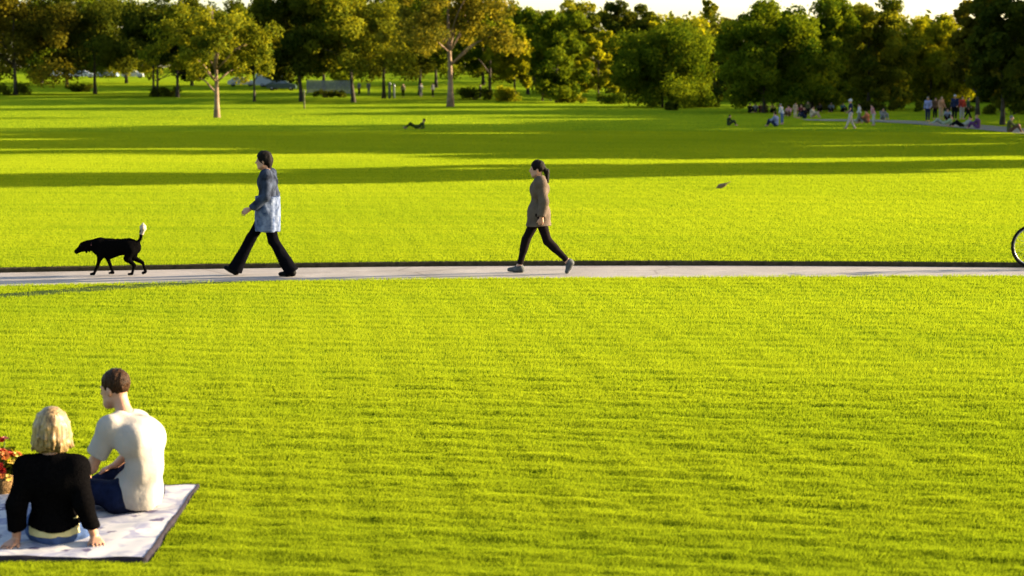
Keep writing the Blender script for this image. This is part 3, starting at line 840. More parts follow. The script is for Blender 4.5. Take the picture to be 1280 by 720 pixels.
def build_person(label, loc, yaw, J, top, bottom, hair, hair_mat, shoe_mat, skin=None, h=.012, group=None, hands=True, faces=True, extra=None):
    """J: joints in the person's own frame (x right, y forward, z up)"""
    k = J.get('k', 1.0)
    B = Solid()
    pel, wai, che, nek = (A(*J[q]) for q in ('pelvis', 'waist', 'chest', 'neck'))
    hw = J.get('width', 1.0)
    lat = unit(A(*J['sho_r']) - A(*J['sho_l']))
    hlat = unit(A(*J['hip_r']) - A(*J['hip_l']))
    def torso(S, g=0.0, low=True, hemz=None):
        S.cone(che - lat * .075 * hw, che + lat * .075 * hw, .105 * k + g, .105 * k + g, .05)
        S.cone(che, wai, .120 * hw * k + g, .105 * hw * k + g, .05, (np.cross(lat, unit(che - wai)), 1.2))
        S.cone(wai, pel, .110 * hw * k + g, .135 * hw * k + g, .05, (np.cross(lat, unit(wai - pel)), 1.15))
        for s in ('l', 'r'):
            sh = A(*J['sho_' + s])
            S.cone(sh, nek - (nek - sh) * .15 - A(0, 0, .02), .055 * k + g * .8, .05 * k + g * .5, .05)
            S.cone(sh, che + (sh - che) * .25, .06 * k + g, .10 * k + g, .05)
    torso(B)
    for s in ('l', 'r'):
        B.cone(J['hip_' + s], pel, .10 * k, .11 * k, .05)
        B.cone(J['sho_' + s], J['elb_' + s], .046 * k, .038 * k, .03)
        B.cone(J['elb_' + s], J['wri_' + s], .040 * k, .026 * k, .02)
        B.cone(J['hip_' + s], J['kne_' + s], .082 * k, .054 * k, .04)
        kn, an = A(*J['kne_' + s]), A(*J['ank_' + s])
        B.cone(kn, kn + (an - kn) * .35, .054 * k, .054 * k, .02); B.cone(kn + (an - kn) * .35, an, .054 * k, .034 * k, .02)
        add_foot(B, an, A(*J['hee_' + s]), A(*J['toe_' + s]), k)
        if hands:
            hd = J['hand_' + s]
            add_hand(B, A(*J['wri_' + s]), hd[0], hd[1], hd[2], hd[3], k)
        else:
            wv = unit(A(*J['wri_' + s]) - A(*J['elb_' + s])); w0 = A(*J['wri_' + s])
            B.cone(w0, w0 + wv * .08, .028 * k, .03 * k, .01); B.cone(w0 + wv * .08, w0 + wv * .16, .028 * k, .016 * k, .01)
    H = Frame(J['head'], J['face'], J.get('headup', (0, 0, 1)), k)
    add_head(B, H, nek - A(0, 0, .03), .052 * k)
    body = obj('person', B.mesh('person', h), skin or M_skin, None, loc, yaw)
    tag(body, label, 'person', group)
    if faces:
        for s in (-1, 1):
            e = Solid().ell(H.p(s * .030, .082, .006), A(.012, .010, .008) * k, 0, H.M)
            obj('eye', e.mesh('eye', .004), M_eye, body)
        obj('mouth', Solid().cone(H.p(-.018, .0945, -.052), H.p(.018, .0945, -.052), .0055, .0055, .002).mesh('mouth', .004), M_lip, body)
    # hair
    Hs = Solid()
    g = (.007 if hair == 'short' else .016) * k
    if hair != 'none':
        Hs.ell(H.p(0, -.018, .045), A(.076, .094, .088) * k + g, .02, H.M)
        if hair in ('bob', 'long') and h < .02:
            rh = np.random.default_rng(3)
            for i in range(120):
                ph = rh.uniform(-2.15, 2.15)              # round the back of the head, 0 = straight back
                cx_, cy_ = math.sin(ph), -math.cos(ph)
                e1, e2 = rh.uniform(-.03, .03), rh.uniform(-.03, .03)
                top_ = H.p(cx_ * .030, -.012 + cy_ * .040, .124 - rh.uniform(0, .015))
                upp_ = H.p(cx_ * .074, -.014 + cy_ * .086, .082 + e1 * .5)
                mid_ = H.p(cx_ * (.096 + rh.normal() * .004), -.016 + cy_ * (.104 + rh.normal() * .004), .015 + e1)
                lw_ = H.p(cx_ * (.105 + rh.normal() * .007), -.014 + cy_ * (.102 + rh.normal() * .008), -.062 + e2)
                en_ = H.p(cx_ * (.100 + rh.normal() * .016) + rh.normal() * .008, -.010 + cy_ * (.090 + rh.normal() * .014), -.112 + rh.normal() * .014)
                w_ = rh.uniform(.009, .014)
                Hs.cone(top_, upp_, w_, w_, .010); Hs.cone(upp_, mid_, w_, w_, .007); Hs.cone(mid_, lw_, w_, w_ * .95, .006); Hs.cone(lw_, en_, w_ * .95, w_ * .35, .006)
            for s in (-1, 0, 1): Hs.cone(H.p(s * .05, -.05, .02), H.p(s * .055, -.05, -.10), .045, .040, .02)
        elif hair in ('bob', 'long'):
            ln = -.15
            for s in (-1, -.5, 0, .5, 1):
                Hs.cone(H.p(s * .060, -.035 - .045 * (1 - abs(s)), .02), H.p(s * .085, -.05 - .05 * (1 - abs(s)), ln * (1 - .12 * abs(s))), .050 * k, .034 * k, .035)
        if hair == 'crop':
            Hs.ell(H.p(0, -.045, .005), A(.082, .075, .085) * k, .03, H.M)
            Hs.cone(H.p(0, -.085, .0), H.p(0, -.075, -.085), .045 * k, .030 * k, .03, (H.r, .7))
        if hair == 'bun': Hs.ell(H.p(0, -.125, .075), A(.045, .04, .045) * k, .02, H.M)
        if hair == 'ponytail':
            Hs.cone(H.p(0, -.10, .02), H.p(0, -.145, -.04), .030 * k, .042 * k, .02); Hs.cone(H.p(0, -.145, -.04), H.p(0, -.16, -.20), .042 * k, .018 * k, .02)
        if hair == 'cap':
            Hs.cone(H.p(0, .06, .075), H.p(0, .15, .060), .055 * k, .045 * k, .01, (H.u, 4.5))
        # leave the face free
        if hair in ('bob', 'long', 'crop', 'ponytail'):
            Hs.sub(H.p(0, .100, -.045), A(.066, .085, .120) * k, 0, H.M)
            if hair in ('crop', 'ponytail'): Hs.sub(H.p(0, .07, -.12), A(.14, .085, .085) * k, 0, H.M)
        else:
            Hs.sub(H.p(0, .085, -.065), A(.125, .085, .115) * k, 0, H.M)
            Hs.sub(H.p(0, .012, -.125), A(.14, .085, .105) * k, 0, H.M)
            Hs.sub(H.p(0, -.06, -.165), A(.14, .10, .085) * k, 0, H.M)
        nz = (.003, 55, (1.6, 1.6, .25)) if hair in ('ponytail', 'crop') and h < .02 else ((.0026, 120, (1, 1, .8)) if hair == 'short' and h < .02 else None)
        obj('hair' if hair != 'cap' else 'cap', Hs.mesh('hair', max(.006, h * .7) if h < .02 else h, nz), hair_mat, body)
    # clothes
    def sleeve(S, s, ln, g):
        a, b, c = A(*J['sho_' + s]), A(*J['elb_' + s]), A(*J['wri_' + s])
        if ln == 'short':
            e = a + (b - a) * .68
            S.cone(a, e, .058 * k + g, .058 * k + g, .03, end=True)
        elif ln == 'long':
            S.cone(a, b, .050 * k + g, .044 * k + g, .03)
            S.cone(b, c - (c - b) * .04, .044 * k + g, .034 * k + g * .9, .02, end=True)
    t = Solid(); g = top.get('g', .012)
    torso(t, g)
    for s in ('l', 'r'):
        sleeve(t, s, top.get('sleeve', 'long'), g)
        t.cone(pel + (A(*J['hip_' + s]) - pel) * .4, pel, .105 * k + g + .010, .122 * k + g + .010, .05)
    if top.get('hem'):
        hm = A(*top['hem']); t.cone(pel + (wai - pel) * .3, hm, (.135 * hw) * k + g, top.get('hem_r', .16) * k, .05, (np.cross(hlat, unit(pel - hm)), top.get('flat', 1.15)), end=True)
    else:
        t.cut(pel + A(0, 0, top.get('cutz', .03)) , unit(pel - wai))
    if top.get('collar'):
        t.cone(nek - A(0, 0, .045), nek + A(0, 0, .01), .072 * k, .064 * k, .02, end=True)
    t.sub(nek + A(0, .012, .042) * k, A(.070, .075, .052) * k, 0)
    tm = obj(top['name'], t.mesh(top['name'], h, top.get('noise')), top['mat'], body)
    b = Solid(); g = bottom.get('g', .012)
    b.cone(wai + (pel - wai) * .45, pel, .115 * hw * k + g, .132 * hw * k + g, .04, (np.cross(hlat, unit(wai - pel)), 1.15), start=True)
    for s in ('l', 'r'):
        hp, kn, an = (A(*J[q + s]) for q in ('hip_', 'kne_', 'ank_'))
        b.cone(hp, pel, .10 * k + g, .112 * k + g, .05)
        b.cone(hp, kn, .085 * k + g, .060 * k + g, .035)
        if bottom.get('length', 'long') == 'long':
            fl = bottom.get('flare', .050)
            b.cone(kn, kn + (an - kn) * .38, .060 * k + g * .8, .058 * k + g, .02)
            b.cone(kn, an + (an - kn) * bottom.get('drop', .03), .060 * k + g * .8, fl * k, .02, end=True)
    obj(bottom['name'], b.mesh(bottom['name'], h, bottom.get('noise')), bottom['mat'], body)
    if shoe_mat:
        for s in ('l', 'r'):
            f = Solid()
            add_foot(f, A(*J['ank_' + s]) - (A(*J['ank_' + s]) - A(*J['hee_' + s])) * .3, A(*J['hee_' + s]), A(*J['toe_' + s]), k, .044)
            obj('shoe', f.mesh('shoe', h), shoe_mat, body)
    if extra: extra(body, J, H, A)
    return body

M_tee = mat('white_tshirt', (0.255, 0.230, 0.203), 0.95, 0.06, 8, 0.25, 22, spec=0.05)
M_black = mat('black_knit', (0.0022, 0.0020, 0.0022), 1.0, 0.35, 60, 0.4, 140, spec=0.0)
M_jeans = mat('blue_jeans', (0.035, 0.062, 0.15), 0.9, 0.4, 25, 0.3, 140, spec=0.08)
M_jeans_dark = mat('dark_jeans', (0.005, 0.008, 0.024), 0.9, 0.4, 25, 0.3, 140, spec=0.04)
M_cream = mat('cream_hem', (0.34, 0.31, 0.16), 0.9, 0.1, 20, 0.2, 60, spec=0.05)
M_belt = mat('brown_belt', (0.05, 0.022, 0.014), 0.6, 0.2, 20)
M_denim = mat('denim_jacket', (0.032, 0.041, 0.066), 0.9, 0.0, 9, 0.35, 60, spec=0.04, c2=(0.003, 0.004, 0.009))
M_pale_shirt = mat('pale_blue_shirt', (0.125, 0.150, 0.220), 0.9, 0.0, 13, 0.3, 30, spec=0.05, c2=(0.018, 0.032, 0.075))
M_trouser_black = mat('black_trousers', (0.0028, 0.0028, 0.004), 0.95, 0.3, 20, 0.2, 60, spec=0.0)
M_coat = mat('taupe_coat', (0.072, 0.054, 0.041), 0.95, 0.25, 10, 0.3, 60, spec=0.03)
M_legging = mat('dark_leggings', (0.006, 0.004, 0.0045), 0.9, 0.3, 30, 0.1, 60, spec=0.03)
M_shoe_black = mat('black_shoe', (0.003, 0.003, 0.003), 0.7, 0.2, 30, spec=0.05)
M_shoe_grey = mat('grey_shoe', (0.055, 0.058, 0.06), 0.8, 0.5, 25, spec=0.1)
M_shoe_brown = mat('brown_shoe', (0.05, 0.027, 0.016), 0.8, 0.4, 25, spec=0.1)

# the man on the blanket, seated cross-legged with a rounded back, looking left
pm = G(172, 641)
def man():
    J = dict(pelvis=(0, 0, .130), waist=(0, -.080, .30), chest=(0, -.055, .475), neck=(0, .092, .618), head=(0, .192, .752), face=(-.24, .96, -.16), headup=(-.05, .15, 1),
             sho_l=(-.155, .030, .555), sho_r=(.112, .125, .530), elb_l=(-.215, .16, .30), elb_r=(.17, .26, .33),
             wri_l=(-.13, .36, .215), wri_r=(.13, .38, .225), hip_l=(-.10, .03, .115), hip_r=(.10, .03, .115),
             kne_l=(-.29, .32, .17), kne_r=(.27, .38, .17), ank_l=(.06, .40, .085), ank_r=(-.08, .47, .085),
             hee_l=(.10, .38, .06), toe_l=(.22, .47, .06), hee_r=(-.12, .45, .06), toe_r=(-.24, .54, .06), width=.97, k=.94,
             hand_l=((.35, .85, -.4), (.2, -.3, -1), (1, -.2, 0), .6), hand_r=((-.35, .85, -.4), (-.2, -.3, -1), (-1, -.2, 0), .6))
    return build_person('man in white short-sleeved T-shirt and dark jeans sitting on the picnic blanket', pm, R(50), J,
        dict(name='t_shirt', mat=M_tee, sleeve='short', g=.016, cutz=-.045, noise=(.0042, 24, (1.1, 1.1, .55))),
        dict(name='jeans', mat=M_jeans_dark, g=.014, noise=(.004, 22, (1, 1, 1))), 'short', M_hair_brown, M_shoe_brown, h=.008, group='couple on the picnic blanket')
man()

pw = G(72, 681)
def woman():
    J = dict(pelvis=(0, 0, .115), waist=(0, -.040, .27), chest=(0, -.070, .395), neck=(0, -.070, .540), head=(0, -.045, .685), face=(-.15, 1, -.08),
             sho_l=(-.135, -.085, .470), sho_r=(.135, -.085, .470), elb_l=(-.185, -.15, .275), elb_r=(.185, -.14, .275),
             wri_l=(-.215, -.07, .055), wri_r=(.225, -.055, .055), hip_l=(-.09, .05, .10), hip_r=(.09, .05, .10),
             kne_l=(-.17, .46, .15), kne_r=(-.01, .47, .15), ank_l=(-.22, .86, .08), ank_r=(-.08, .88, .08),
             hee_l=(-.22, .88, .055), toe_l=(-.25, .93, .20), hee_r=(-.08, .90, .055), toe_r=(-.07, .95, .20), width=1.04, k=.90,
             hand_l=((-.35, -.9, -.18), (0, 0, -1), (1, -.3, 0), .15), hand_r=((.35, -.9, -.18), (0, 0, -1), (-1, -.3, 0), .15))
    def extra(body, J, H, A):
        w = A(*J['pelvis'])
        S = Solid().cone(w + A(0, -.004, -.025), w + A(0, -.018, .08), .152, .142, .0, ((0, 1, 0), 1.12), end=True, start=True)
        obj('shirt_hem', S.mesh('shirt_hem', .008, (.003, 30, (1, 1, .5))), M_cream, body)
    return build_person('blond woman in black long-sleeved top sitting on the blanket, leaning back on both hands', pw, R(3), J,
        dict(name='cardigan', mat=M_black, sleeve='long', g=.018, cutz=.034, noise=(.003, 20, (1, 1, .8)), collar=True),
        dict(name='jeans', mat=M_jeans, g=.012), 'bob', M_blond, M_shoe_grey, h=.008, group='couple on the picnic blanket', extra=extra)
woman()

# walker with the dog
def on_path(px, y_off=0.0):
    x = (px - 640) / FPX * 23.6
    return A(x, .5 * (y_near(x) + y_far(x)) + y_off, -TR + .012)
def walker_a():
    J = dict(pelvis=(0, 0, .93), waist=(0, .0, 1.09), chest=(0, .0, 1.30), neck=(0, .005, 1.475), head=(0, .045, 1.615), face=(0, 1, -.05),
             sho_l=(-.175, -.01, 1.425), sho_r=(.175, -.01, 1.425), elb_l=(-.225, -.01, 1.13), elb_r=(.225, -.07, 1.14),
             wri_l=(-.20, .22, .955), wri_r=(.22, .03, .92), hip_l=(-.09, 0, .91), hip_r=(.09, 0, .91),
             kne_l=(-.09, -.085, .50), kne_r=(.09, .25, .53), ank_l=(-.09, -.32, .10), ank_r=(.09, .47, .115),
             hee_l=(-.09, -.35, .05), toe_l=(-.10, -.18, .035), hee_r=(.09, .48, .045), toe_r=(.10, .62, .105), width=1.0, k=1.0,
             hand_l=((.1, .85, -.45), (.6, 0, -.5), (.3, .3, .8), .7), hand_r=((0, .35, -1), (-1, .1, 0), (0, 1, .2), .6))
    def extra(body, J, H, A):
        S = Solid().cone((0, .0, 1.12), (0, .005, .635), .198, .212, .02, ((0, 1, 0), 1.18), end=True, start=True)
        S.cone((-.085, .02, .93), (.085, .02, .93), .122, .122, .04)
        obj('long_shirt', S.mesh('long_shirt', .011, (.008, 16, (1.4, 1.4, .25))), M_pale_shirt, body)
    return build_person('walker in dark denim jacket, long pale shirt and black trousers following the black dog', on_path(335), R(90), J,
        dict(name='jacket', mat=M_denim, sleeve='long', g=.026, cutz=.02, collar=True, noise=(.007, 20, (1, 1, .7))),
        dict(name='trousers', mat=M_trouser_black, g=.012, flare=.100, drop=.10, noise=(.004, 20, (1, 1, .4))), 'crop', M_hair_dark, M_shoe_black, skin=M_skin, h=.011, group='people walking on the near footpath', extra=extra)
walker_a()
def walker_b():
    J = dict(pelvis=(0, 0, .865), waist=(0, -.005, 1.0), chest=(0, -.01, 1.18), neck=(0, -.005, 1.345), head=(0, .03, 1.48), face=(0, 1, -.05),
             sho_l=(-.150, -.02, 1.295), sho_r=(.150, -.02, 1.295), elb_l=(-.20, -.07, 1.04), elb_r=(.20, -.02, 1.04),
             wri_l=(-.20, -.035, .81), wri_r=(.21, .08, .83), hip_l=(-.085, 0, .84), hip_r=(.085, 0, .84),
             kne_l=(-.08, -.12, .47), kne_r=(.08, .18, .475), ank_l=(-.08, -.41, .18), ank_r=(.08, .275, .095),
             hee_l=(-.08, -.455, .155), toe_l=(-.085, -.40, .03), hee_r=(.08, .25, .045), toe_r=(.085, .42, .04), width=.92, k=.93,
             hand_l=((0, .15, -1), (1, .1, 0), (0, 1, 0), .5), hand_r=((0, .35, -1), (-1, .1, 0), (0, 1, .2), .5))
    return build_person('dark-haired woman in a brown coat and dark leggings walking alone along the footpath', on_path(674), R(90), J,
        dict(name='coat', mat=M_coat, sleeve='long', g=.030, hem=(0, .0, .68), hem_r=.215, flat=1.1, collar=True, noise=(.006, 15, (1, 1, .6))),
        dict(name='leggings', mat=M_legging, g=.006, flare=.044, drop=.0), 'ponytail', M_hair_dark, M_shoe_grey, skin=M_skin, h=.011, group='people walking on the near footpath')
walker_b()

# ------------------------------------------------------------------ dog
M_dog = mat('black_fur', (0.0022, 0.002, 0.002), 0.95, 0.4, 60, 0.7, 90, spec=0.0)
M_white_fur = mat('white_fur', (0.30, 0.25, 0.19), 0.9, 0.3, 30, 0.7, 90, spec=0.05)
M_collar = mat('collar', (0.10, 0.02, 0.02), 0.6, 0.1, 20)
def dog():
    S = Solid()
    S.cone((0, .20, .385), (0, .08, .37), .128, .135, .04, ((1, 0, 0), 1.25))     # chest
    S.cone((0, .08, .375), (0, -.22, .405), .132, .105, .05, ((1, 0, 0), 1.2))    # belly, tucked up
    S.cone((0, -.22, .40), (0, -.31, .39), .110, .098, .05, ((1, 0, 0), 1.15))    # rump
    S.cone((0, -.30, .46), (0, .22, .46), .03, .035, .05)                         # back line
    S.cone((0, .22, .43), (0, .40, .42), .095, .074, .05)                         # neck carried low
    S.ell((0, .445, .405), (.068, .088, .072), .03)                               # skull
    S.cone((0, .49, .385), (0, .575, .335), .050, .033, .02)                      # muzzle
    S.cone((0, .49, .362), (0, .565, .318), .026, .017, .015)                     # lower jaw
    for s in (-1, 1):
        S.cone((s * .050, .42, .45), (s * .080, .40, .335), .028, .020, .012, ((1, 0, 0), 1.8))   # hanging ears
    # front legs: shoulder, elbow, wrist, paw
    S.cone((-.07, .20, .34), (-.075, .20, .26), .058, .042, .04); S.cone((-.075, .20, .26), (-.075, .245, .13), .037, .025, .02); S.cone((-.075, .245, .13), (-.075, .30, .03), .023, .020, .012); S.cone((-.075, .30, .025), (-.075, .345, .020), .022, .018, .01)
    S.cone((.07, .17, .34), (.075, .13, .26), .058, .042, .04); S.cone((.075, .13, .26), (.075, .09, .14), .037, .025, .02); S.cone((.075, .09, .14), (.075, .05, .03), .023, .020, .012); S.cone((.075, .05, .025), (.075, .10, .020), .022, .018, .01)
    # hind legs: hip, knee forward, hock back, paw
    S.cone((-.065, -.27, .36), (-.075, -.21, .24), .080, .052, .04); S.cone((-.075, -.21, .24), (-.075, -.32, .145), .042, .026, .02); S.cone((-.075, -.32, .145), (-.075, -.28, .035), .022, .020, .012); S.cone((-.075, -.28, .025), (-.075, -.23, .020), .022, .018, .01)
    S.cone((.065, -.28, .36), (.075, -.27, .24), .080, .050, .04); S.cone((.075, -.27, .24), (.075, -.41, .165), .042, .026, .02); S.cone((.075, -.41, .165), (.075, -.45, .045), .022, .019, .012); S.cone((.075, -.45, .035), (.075, -.405, .020), .021, .018, .01)
    # tail rising from the rump
    S.cone((0, -.35, .44), (0, -.405, .52), .030, .022, .03); S.cone((0, -.405, .52), (0, -.42, .62), .022, .030, .02)
    o = obj('dog', S.mesh('dog', .010, (.0018, 70, (1, 1, 1))), M_dog, None, on_path(140, .42), R(90))
    o.scale = (1, .93, 1)
    tag(o, 'black dog trotting left on the path with its white-tipped tail raised', 'dog')
    T = Solid().cone((0, -.425, .60), (0, -.445, .67), .034, .046, .01).cone((0, -.445, .67), (0, -.45, .725), .046, .016, .01)
    obj('tail_tip', T.mesh('tail_tip', .009, (.006, 50, (1, 1, 1))), M_white_fur, o)
    obj('collar', Solid().cone((0, .318, .425), (0, .335, .424), .083, .080, 0, end=True, start=True).mesh('collar', .008), M_collar, o)
    for s in (-1, 1):
        obj('eye', Solid().ell((s * .046, .492, .415), (.010, .010, .010), 0).mesh('eye', .004), M_eye, o)
dog()

# ------------------------------------------------------------------ bird on the lawn
M_bird = mat('brown_feathers', (0.13, 0.085, 0.045), 0.85, 0.45, 40, 0.4, 80, spec=0.2)
M_beak = mat('beak', (0.12, 0.09, 0.03), 0.5, 0.1, 30)
def bird():
    S = Solid()
    S.cone((0, .03, .105), (0, -.07, .14), .062, .046, .02)
    S.cone((0, .07, .10), (0, .105, .075), .034, .028, .03)          # lowered head
    S.cone((0, -.08, .15), (0, -.20, .215), .034, .022, .03, ((0, .5, 1), 2.0))   # raised tail
    for s in (-1, 1): S.cone((s * .045, .03, .115), (s * .03, -.13, .165), .034, .012, .01, ((1, 0, 0), 2.0))
    p = G(902, 236.5); p[2] -= .03
    o = obj('bird', S.mesh('bird', .008), M_bird, None, p, R(84)); tag(o, 'small brown bird pecking in the grass with its tail raised', 'bird')
    m = MB(); m.tube([(0, .125, .066), (0, .16, .05)], [.011, .003], 8); m.build('beak', M_beak, o, True)
    for s in (-1, 1):
        m = MB(); m.tube([(s * .022, 0, .07), (s * .024, -.01, .02), (s * .024, .0, .0)], .006, 6); m.tube([(s * .024, 0, .004), (s * .03, .045, .003)], [.006, .003], 6); m.build('leg', M_beak, o, True)
bird()

# ------------------------------------------------------------------ picnic blanket and flowers
def blanket_mat():
    m, nt, out = new_mat('blanket_cloth')
    b = nt.nodes.new('ShaderNodeBsdfPrincipled'); b.inputs['Roughness'].default_value = .95; b.inputs['Specular IOR Level'].default_value = .05
    tc = nt.nodes.new('ShaderNodeTexCoord')
    n = nt.nodes.new('ShaderNodeTexNoise'); n.inputs['Scale'].default_value = 5.5; n.inputs['Detail'].default_value = 6; n.inputs['Distortion'].default_value = 1.2
    L(nt, tc.outputs['Object'], n.inputs['Vector'])
    r = nt.nodes.new('ShaderNodeValToRGB'); e = r.color_ramp.elements
    e[0].position = .42; e[0].color = (.33, .32, .325, 1); e[1].position = .60; e[1].color = (.175, .178, .240, 1)
    L(nt, n.outputs['Fac'], r.inputs['Fac'])
    # scattered little dark printed motifs
    v = nt.nodes.new('ShaderNodeTexVoronoi'); v.inputs['Scale'].default_value = 5.0
    n3 = nt.nodes.new('ShaderNodeTexNoise'); n3.inputs['Scale'].default_value = 22; n3.inputs['Detail'].default_value = 3
    L(nt, tc.outputs['Object'], v.inputs['Vector']); L(nt, tc.outputs['Object'], n3.inputs['Vector'])
    ad = nt.nodes.new('ShaderNodeMath'); ad.operation = 'MULTIPLY_ADD'; ad.inputs[1].default_value = .45
    L(nt, n3.outputs['Fac'], ad.inputs[0]); L(nt, v.outputs['Distance'], ad.inputs[2])
    r2 = nt.nodes.new('ShaderNodeValToRGB'); r2.color_ramp.elements[0].position = .40; r2.color_ramp.elements[1].position = .46
    r2.color_ramp.elements[0].color = (1, 1, 1, 1); r2.color_ramp.elements[1].color = (0, 0, 0, 1)
    L(nt, ad.outputs[0], r2.inputs['Fac'])
    mx = nt.nodes.new('ShaderNodeMix'); mx.data_type = 'RGBA'; mx.inputs[7].default_value = (.075, .065, .11, 1)
    L(nt, r2.outputs['Color'], mx.inputs[0]); L(nt, r.outputs['Color'], mx.inputs[6])
    L(nt, mx.outputs[2], b.inputs['Base Color']); L(nt, b.outputs[0], out.inputs['Surface'])
    return m
M_blanket = blanket_mat()
M_blanket_edge = mat('blanket_edge', (0.018, 0.015, 0.020), 0.95, 0.3, 30, spec=0.05)
def blanket():
    nx, ny = 70, 50
    xs = np.linspace(BL['x0'], BL['x1'], nx); ys = np.linspace(BL['y0'], BL['y1'], ny)
    X, Y = np.meshgrid(xs, ys)
    u = (Y - BL['y0']) / (BL['y1'] - BL['y0'])
    X2 = X + (X > BL['x1'] - .25) * 0.0 + 0.018 * vnoise(X.ravel() * .2, Y.ravel(), 35, 5, 4.0).reshape(X.shape) - u * .045 * (X - BL['x0']) / (BL['x1'] - BL['x0'])
    Z = .032 + .010 * vnoise(X.ravel(), Y.ravel(), 31, 7, 5.0).reshape(X.shape) + .006 * vnoise(X.ravel(), Y.ravel(), 33, 7, 14.0, .5, 1.2).reshape(X.shape)
    Z = np.clip(Z, .014, .06)
    c = A((BL['x0'] + BL['x1']) / 2, BL['y0'], 0)
    Y2 = Y + 0.016 * vnoise(X.ravel(), Y.ravel() * .2, 37, 5, 4.0).reshape(X.shape)
    V = np.stack([X2, Y2, Z], 2).reshape(-1, 3) - c
    a = (np.arange(ny - 1)[:, None] * nx + np.arange(nx - 1)).ravel()
    F = np.stack([a, a + 1, a + nx + 1, a + nx], 1)
    o = obj('picnic_blanket', mesh_np('picnic_blanket', V, F), M_blanket, None, c)
    tag(o, 'pale patterned picnic blanket with dark edging spread on the grass under the couple', 'blanket')
    # hem round the rim, thick enough to show
    g = np.arange(nx * ny).reshape(ny, nx)
    rim = np.concatenate([g[0, :-1], g[:-1, -1], g[-1, :0:-1], g[:0:-1, 0]])
    m = MB(); P = V[rim]; n = len(P)
    ctr = np.array([0, .8, 0])
    vv = []
    for p in P:
        out = unit((p - ctr) * [1, 1, 0])
        vv += [p + [0, 0, .003] - out * .012, p + [0, 0, .002] + out * .006, A(p[0] + out[0] * .008, p[1] + out[1] * .008, -.002)]
    m.add(vv, [(3 * i + j, 3 * ((i + 1) % n) + j, 3 * ((i + 1) % n) + j + 1, 3 * i + j + 1) for i in range(n) for j in range(2)])
    m.build('edging', M_blanket_edge, o, True)
blanket()

M_petal = {'red': leaf_mat('petals_red', (.16, .006, .004), (.34, .020, .010), .3, (1, 1, 1)), 'orange': leaf_mat('petals_orange', (.24, .06, .012), (.40, .13, .03), .3, (1, 1, 1)),
           'yellow': leaf_mat('petals_yellow', (.30, .20, .03), (.40, .32, .08), .3, (1, 1, 1)), 'pink': leaf_mat('petals_pink', (.20, .05, .05), (.33, .12, .10), .3, (1, 1, 1))}
M_stem = mat('flower_stem', (0.05, 0.085, 0.02), .8, .3, 30)
M_wicker = mat('wicker', (0.13, 0.075, 0.03), .85, .5, 40, .8, 70, spec=.1)
def flowers():
    r = np.random.default_rng(5)
    p = G(2, 622); p[2] = .035
    root = empty('flower_basket', p); tag(root, 'basket heaped with red, orange and yellow flowers on the blanket by the blond woman', 'flowers')
    m = MB()
    prof = [(.085, .0), (.10, .04), (.112, .085), (.118, .12), (.110, .125), (.100, .09), (.0, .085)]
    n = 28; v = []; f = []
    for rr, z in prof:
        for k in range(n):
            a = 2 * math.pi * k / n; w = 1 + .025 * ((k + int(z * 60)) % 2)
            v.append((rr * w * math.cos(a), rr * w * math.sin(a), z))
    for i in range(len(prof) - 1):
        for k in range(n): f.append((i * n + k, i * n + (k + 1) % n, (i + 1) * n + (k + 1) % n, (i + 1) * n + k))
    m.add(v, f); m.build('basket', M_wicker, root, True)
    st = MB(); lv = []
    spots = []
    for i in range(34):
        a = r.uniform(0, 6.28); rr = .135 * math.sqrt(r.uniform(0, 1)); z = .335 - 1.1 * rr + r.normal() * .022
        if i % 4 == 0: rr = .15; z = .12 + r.uniform(0, .06)
        spots.append((A(rr * math.cos(a) * 1.05, rr * math.sin(a), z), a))
    fixed = [(A(.0, -.02, .33), 'red', .052), (A(.055, -.08, .25), 'orange', .04), (A(.075, -.03, .20), 'yellow', .036), (A(.02, -.11, .19), 'red', .038), (A(.07, -.09, .11), 'yellow', .034), (A(.105, -.03, .14), 'pink', .034)]
    allf = [(c, q, s) for c, q, s in fixed] + [(c, ('red', 'orange', 'yellow', 'pink', 'orange')[int(r.integers(5))], r.uniform(.024, .038)) for c, a in spots]
    for c, q, s in allf:
        nrm = unit(c - A(0, 0, .06) + r.normal(size=3) * .03)
        V = []; F = []; tn = []
        u = unit(np.cross(nrm, A(.3, .5, .8))); w = np.cross(nrm, u)
        for ring, (np_, tilt, ln) in enumerate(((9, .25, 1.0), (7, .75, .75), (5, 1.15, .5))):
            for k in range(np_):
                a = 2 * math.pi * (k + .5 * ring) / np_ + r.normal() * .1
                d = math.cos(a) * u + math.sin(a) * w; sd = -math.sin(a) * u + math.cos(a) * w
                e = d * math.cos(tilt) + nrm * math.sin(tilt)
                b0 = c; tip = c + e * s * ln * r.uniform(.9, 1.1); md = c + e * s * ln * .55 + nrm * s * .08; hw = s * ln * .36
                i0 = len(V); V += [b0, md + sd * hw, tip, md - sd * hw]; F.append((i0, i0 + 1, i0 + 2, i0 + 3)); tn += [float(np.clip(r.normal(.5, .25), 0, 1))] * 4
        obj('flower', mesh_np('flower', np.array(V), np.array(F), False, tn), M_petal[q], root)
        st.tube([(c[0] * .35, c[1] * .35, .08), (c + A(c[0] * .35, c[1] * .35, .08)) / 2 + A(0, 0, .01), c], .003, 5)
    st.build('stem', M_stem, root)
    cen = np.array([A(r.normal() * .07, r.normal() * .07, r.uniform(.12, .24)) for _ in range(26)])
    V, F, Tn = leaf_cloud(r, cen, np.full(26, .04), 12, .05, .9)
    obj('foliage', mesh_np('foliage', V, F, False, Tn), LM['olive'], root)
flowers()

